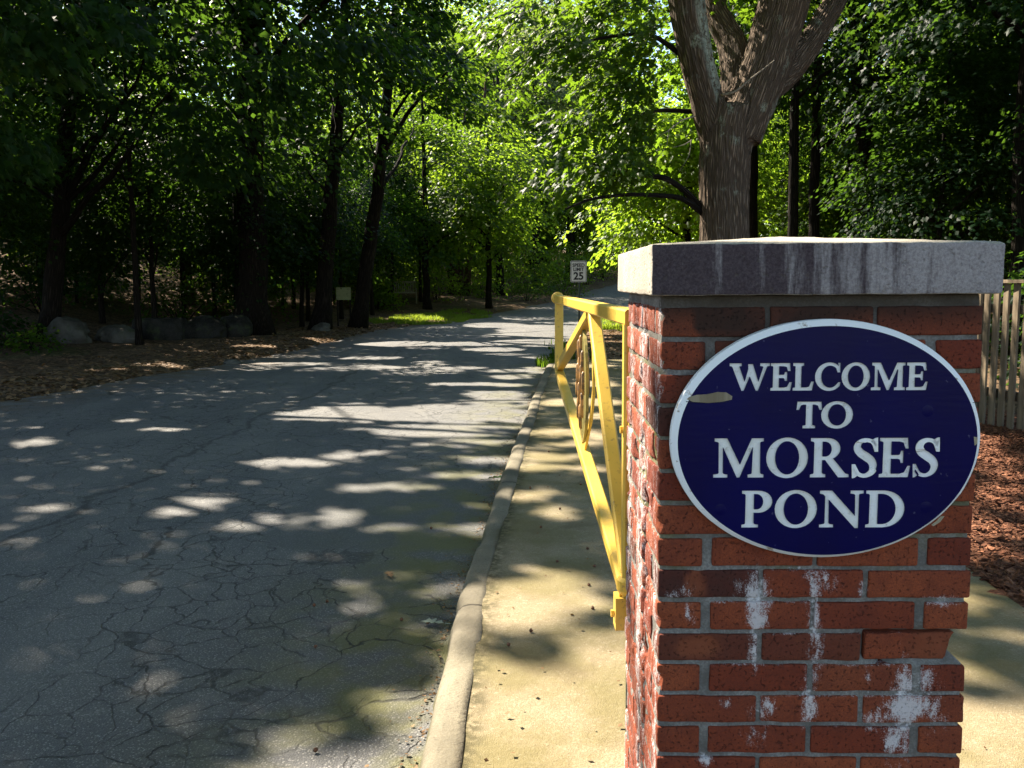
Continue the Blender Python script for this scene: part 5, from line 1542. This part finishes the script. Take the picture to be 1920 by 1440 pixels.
def sapling(seed, mat, label, group):
    rs = np.random.RandomState(seed)
    root = thing('young_tree', (0, 0, 0), label, 'tree', group)
    tr = MB()
    C, out = crown_points(rs, (0, 0, 2.7), (1.9, 1.9, 2.5), 95, -.98, .5)
    pts = bezier(np.zeros(3), np.array([.1, 0, 2.]), np.array([.2, .1, 5.0]), 9)
    tr.tube(pts, np.linspace(.055, .01, 9), 7, attr='bark', seed=seed)
    for i in rs.choice(len(C), 14, replace=False):
        e = C[i]
        st = pts[np.argmin(np.abs(pts[:, 2] - np.clip(e[2] - .6, .3, 4.6)))]
        tr.tube(bezier(st, (st + e) / 2 + np.array([0, 0, .15]), e, 6), np.linspace(.02, .005, 6), 5, attr='bark', seed=i)
    build(tr, 'trunk', M['bark'], root, True)
    P, D, N, Sz = sprays(rs, C, out, 60, .6, .14, .3)
    ok = P[:, 2] > .15
    link('crown', leaf_mesh('crown', P[ok], D[ok], N[ok], Sz[ok], False), M[mat], root)
    return root
PR += [sapling(31, 'leaf', 'young shady tree filling the gaps between the trunks of the left wood', 'young trees in the left wood'),
       sapling(32, 'leaf_light', 'young green tree with leaves to the ground beyond the bend', 'young trees beyond the bend'),
       sapling(33, 'leaf', 'young shady tree filling the gaps in the right wood', 'young trees in the right wood')]
used += [False] * 3
SR = random.Random(21)
def spot(x0, x1, y0, y1, n, kind, test):
    got = []
    for _ in range(4000):
        if len(got) >= n: break
        x, y = SR.uniform(x0, x1), SR.uniform(y0, y1)
        if test(x, y) and all((x - a) ** 2 + (y - b) ** 2 > 2.2 ** 2 for a, b in got):
            got.append((x, y)); put(kind, x, y, SR.uniform(.75, 1.35))
spot(-34, -6, 24, 62, 62, 4, lambda x, y: x < XL(y) - 6 and not (-13 < x < -10 and y < 36))
spot(-14, 30, 50, 105, 50, 5, lambda x, y: x < XL(y) - 2.5 or x > XR(y) + 3)
spot(9, 40, 22, 60, 46, 6, lambda x, y: x > XR(y) + 4)

# ------------------------------------------------------------------ grass, chips, litter
def blades(name, label, n, area, hgt, seed, mat='grass'):
    rs = np.random.RandomState(seed)
    pts = []
    for (cx, cy, rx, ry, w) in area:
        k = int(n * w)
        a = rs.uniform(0, 2 * math.pi, k); r_ = np.sqrt(rs.uniform(0, 1, k))
        pts.append(np.stack([cx + rx * r_ * np.cos(a), cy + ry * r_ * np.sin(a)], -1))
    p = np.concatenate(pts)
    keepn = fbm(np.stack([p[:, 0] * 2.2, p[:, 1] * 1.2, p[:, 0] * 0 + seed], -1), 3) > .42
    p = p[keepn]
    z = H(p[:, 0], p[:, 1]) - .02
    k = len(p)
    a = rs.uniform(0, 6.28, k)
    hh = hgt * rs.uniform(.4, 1.3, k); w = hh * .045 + .003
    dx, dy = np.cos(a), np.sin(a)
    ln = rs.uniform(.1, .7, k) * hh
    b = np.stack([p[:, 0], p[:, 1], z], -1)
    si = np.stack([-dy, dx, 0 * a], -1) * w[:, None]
    mid = b + np.stack([dx * ln * .35, dy * ln * .35, hh * .6], -1)
    tip = b + np.stack([dx * ln, dy * ln, hh], -1)
    V = np.stack([b - si, b + si, mid + si * .7, mid - si * .7, tip], 1).reshape(-1, 3)
    i = np.arange(k)[:, None] * 5
    m = MB()
    m.add(V, i + np.array([[0, 1, 2, 3]]))
    m.f.append(i + np.array([[3, 2, 4]]))
    return tag(build(m, name, M[mat]), label, 'grass', None, 'stuff')
blades('verge_grass', 'bright grass on the right verge behind the gate', 16000, [(3.3, 28.5, 1.0, 3.2, .7), (4.2, 31.5, 1.2, 2.2, .3)], .20, 1)
blades('strip_grass', 'green grass strip along the far left side of the road', 14000, [(-3.1, 34.0, 1.5, 2.6, .5), (-1.9, 37.0, 1.2, 2.4, .3), (-4.6, 32.2, 1.0, 1.6, .2)], .13, 2)
blades('kerb_weeds', 'weeds sprouting where the kerb ends', 1300, [(.72, 16.4, .28, .7, .5), (1.15, 17.0, .4, .7, .3), (.95, 20.5, .25, 1.6, .2)], .17, 3, 'leaf')

def scatter(name, label, n, fn, size, mat, seed, z_off, kind='chips'):
    rs = np.random.RandomState(seed)
    x, y = fn(rs, n)
    k = len(x)
    z = z_off(x, y)
    a = rs.uniform(0, 6.28, k)
    D = np.stack([np.cos(a), np.sin(a), rs.normal(0, .25, k)], -1)
    N = unit(np.stack([rs.normal(0, .3, k), rs.normal(0, .3, k), np.ones(k)], -1))
    s_ = size * rs.uniform(.5, 1.4, k)
    P = np.stack([x, y, z], -1)
    if kind == 'chips':
        X = np.cross(D, N)
        w = .14 + .16 * rs.uniform(0, 1, k)
        t_ = .07
        V = []
        for sx, sy, sz in ((-1, 0, -1), (1, 0, -1), (1, 1, -1), (-1, 1, -1), (-1, 0, 1), (1, 0, 1), (1, 1, 1), (-1, 1, 1)):
            V.append(P + s_[:, None] * (X * (sx * w)[:, None] + D * sy + N * sz * t_))
        V = np.stack(V, 1).reshape(-1, 3)
        i = np.arange(k)[:, None] * 8
        m = MB()
        m.add(V, np.concatenate([i + np.array([q]) for q in ((4, 5, 6, 7), (0, 1, 5, 4), (1, 2, 6, 5), (2, 3, 7, 6), (3, 0, 4, 7))]))
        o = build(m, name, M[mat])
    else:
        o = link(name, leaf_mesh(name, P, D, N, s_, False), M[mat])
    return tag(o, label, 'litter', None, 'stuff')
scatter('mulch_chips', 'loose bark chips covering the mulch bed', 36000, lambda r, n: (2.22 + 3.0 * r.uniform(0, 1, n) ** 1.3, r.uniform(3.2, 12, n)), .036, 'chip', 3, lambda x, y: mulch_z(x, y) + .006)
def lit_fn(r, n):
    y = r.uniform(7, 40, n); return XL(y) - .9 + r.exponential(.8, n) * -1 + r.uniform(0, 1.1, n), y
scatter('leaf_litter', 'brown fallen leaves along the far edge of the road', 9000, lit_fn, .09, 'dryleaf', 4, lambda x, y: H(x, y) + .012 + .0 * x, 'leaf')
def lit_fn2(r, n):
    y = r.uniform(16.5, 26, n); return XR(y) + .1 + r.uniform(0, 3.2, n), y
def gutter(r, n):
    y = r.uniform(2.2, 16, n); return XR(y) - .012 - r.exponential(.035, n), y
scatter('gutter_debris', 'bits of dead leaf and grit gathered in the gutter along the kerb', 1300, gutter, .014, 'dryleaf', 8, lambda x, y: .006 + 0 * x, 'leaf')
def onpath(r, n):
    y = 2.2 + 13 * r.uniform(0, 1, n) ** 1.6; return XR(y) + .16 + (2.0 - XR(y)) * r.uniform(0, 1, n) ** 1.2, y
scatter('path_litter', 'small dry leaf crumbs scattered over the footpath', 420, onpath, .016, 'dryleaf', 9, lambda x, y: .108 + 0 * x, 'leaf')
scatter('verge_litter', 'brown fallen leaves on the bare verge past the end of the kerb', 3500, lit_fn2, .08, 'dryleaf', 6, lambda x, y: H(x, y) + .012, 'leaf')
# acorns and single leaves on the path and road
AC = [(-.88, 4.17), (-.82, 3.63), (-.38, 3.89), (-.5, 3.93), (.34, 3.79), (.35, 4.09), (.40, 4.37), (.39, 4.67), (.16, 5.1), (-.5, 5.45), (.29, 5.52), (-.64, 2.79), (.07, 3.54), (.47, 6.2), (.30, 7.43), (-.02, 3.40), (.22, 4.45), (.12, 6.1), (-.93, 4.12)]
bm = bmesh.new()
bmesh.ops.create_uvsphere(bm, u_segments=12, v_segments=8, radius=1)
for v in bm.verts:
    if v.co.x > .5: v.co.x *= 1.35; v.co.y *= .8; v.co.z *= .8
    v.co *= .0070
am = bpy.data.meshes.new('acorn'); bm.to_mesh(am); bm.free(); am.materials.append(M['acorn'])
bm = bmesh.new()
bmesh.ops.create_uvsphere(bm, u_segments=12, v_segments=8, radius=1)
for v in bm.verts:
    v.co.x = -abs(v.co.x) * .55 - .1 if v.co.x < .1 else -.1
    v.co *= .0084
cm = bpy.data.meshes.new('acorn_cup'); bm.to_mesh(cm); bm.free(); cm.materials.append(M['bark_warm'])
rr_ = random.Random(2)
for x, y in AC:
    onp = x > float(XR(y)) + .15
    z = (.098 if onp else .0) + .008
    o = tag(link('acorn', am, None, None, (x, y, z)), 'small brown acorn lying on the %s' % ('sandy footpath' if onp else 'asphalt'), 'acorn', 'acorns on the footpath' if onp else 'acorns on the asphalt')
    o.rotation_euler = (0, rr_.uniform(-.2, .2), rr_.uniform(0, 6.28))
    link('cup', cm, None, o)
def oak_leaf(name, x, y, s, rz, mat, label, z=.012):
    h = [(0, 0), (.05, .12), (.20, .20), (.10, .34), (.30, .46), (.13, .58), (.26, .74), (.10, .80), (0, 1)]
    out = np.array(h + [(-a * .9, b) for a, b in h[-2:0:-1]])
    V = np.array([[0, .5, .05]] + [[a, b, .05 + .22 * a * a - .12 * (b - .5) ** 2 + .08 * abs(a)] for a, b in out]) * s
    n_ = len(out)
    m = MB()
    m.add(V, [(0, 1 + i, 1 + (i + 1) % n_) for i in range(n_)])
    m.tube([(0, 0, .03 * s), (.02 * s, -.14 * s, .02 * s), (.05 * s, -.28 * s, .03 * s)], .012 * s, 5)
    o = build(m, name, M[mat], None, True, (x, y, z))
    o.rotation_euler = (0, 0, rz)
    return tag(o, label, 'leaf')
oak_leaf('fallen_leaf', -.30, 3.86, .115, R(75), 'greyleaf', 'pale grey-green fallen oak leaf on the asphalt against the kerb')
oak_leaf('fallen_leaf', -.20, 6.80, .17, R(-70), 'leaf', 'dark green fallen leaf sprig on the asphalt by the kerb further on')
oak_leaf('fallen_leaf', -.62, 4.50, .10, R(20), 'dryleaf', 'yellowish fallen leaf on the patched asphalt')
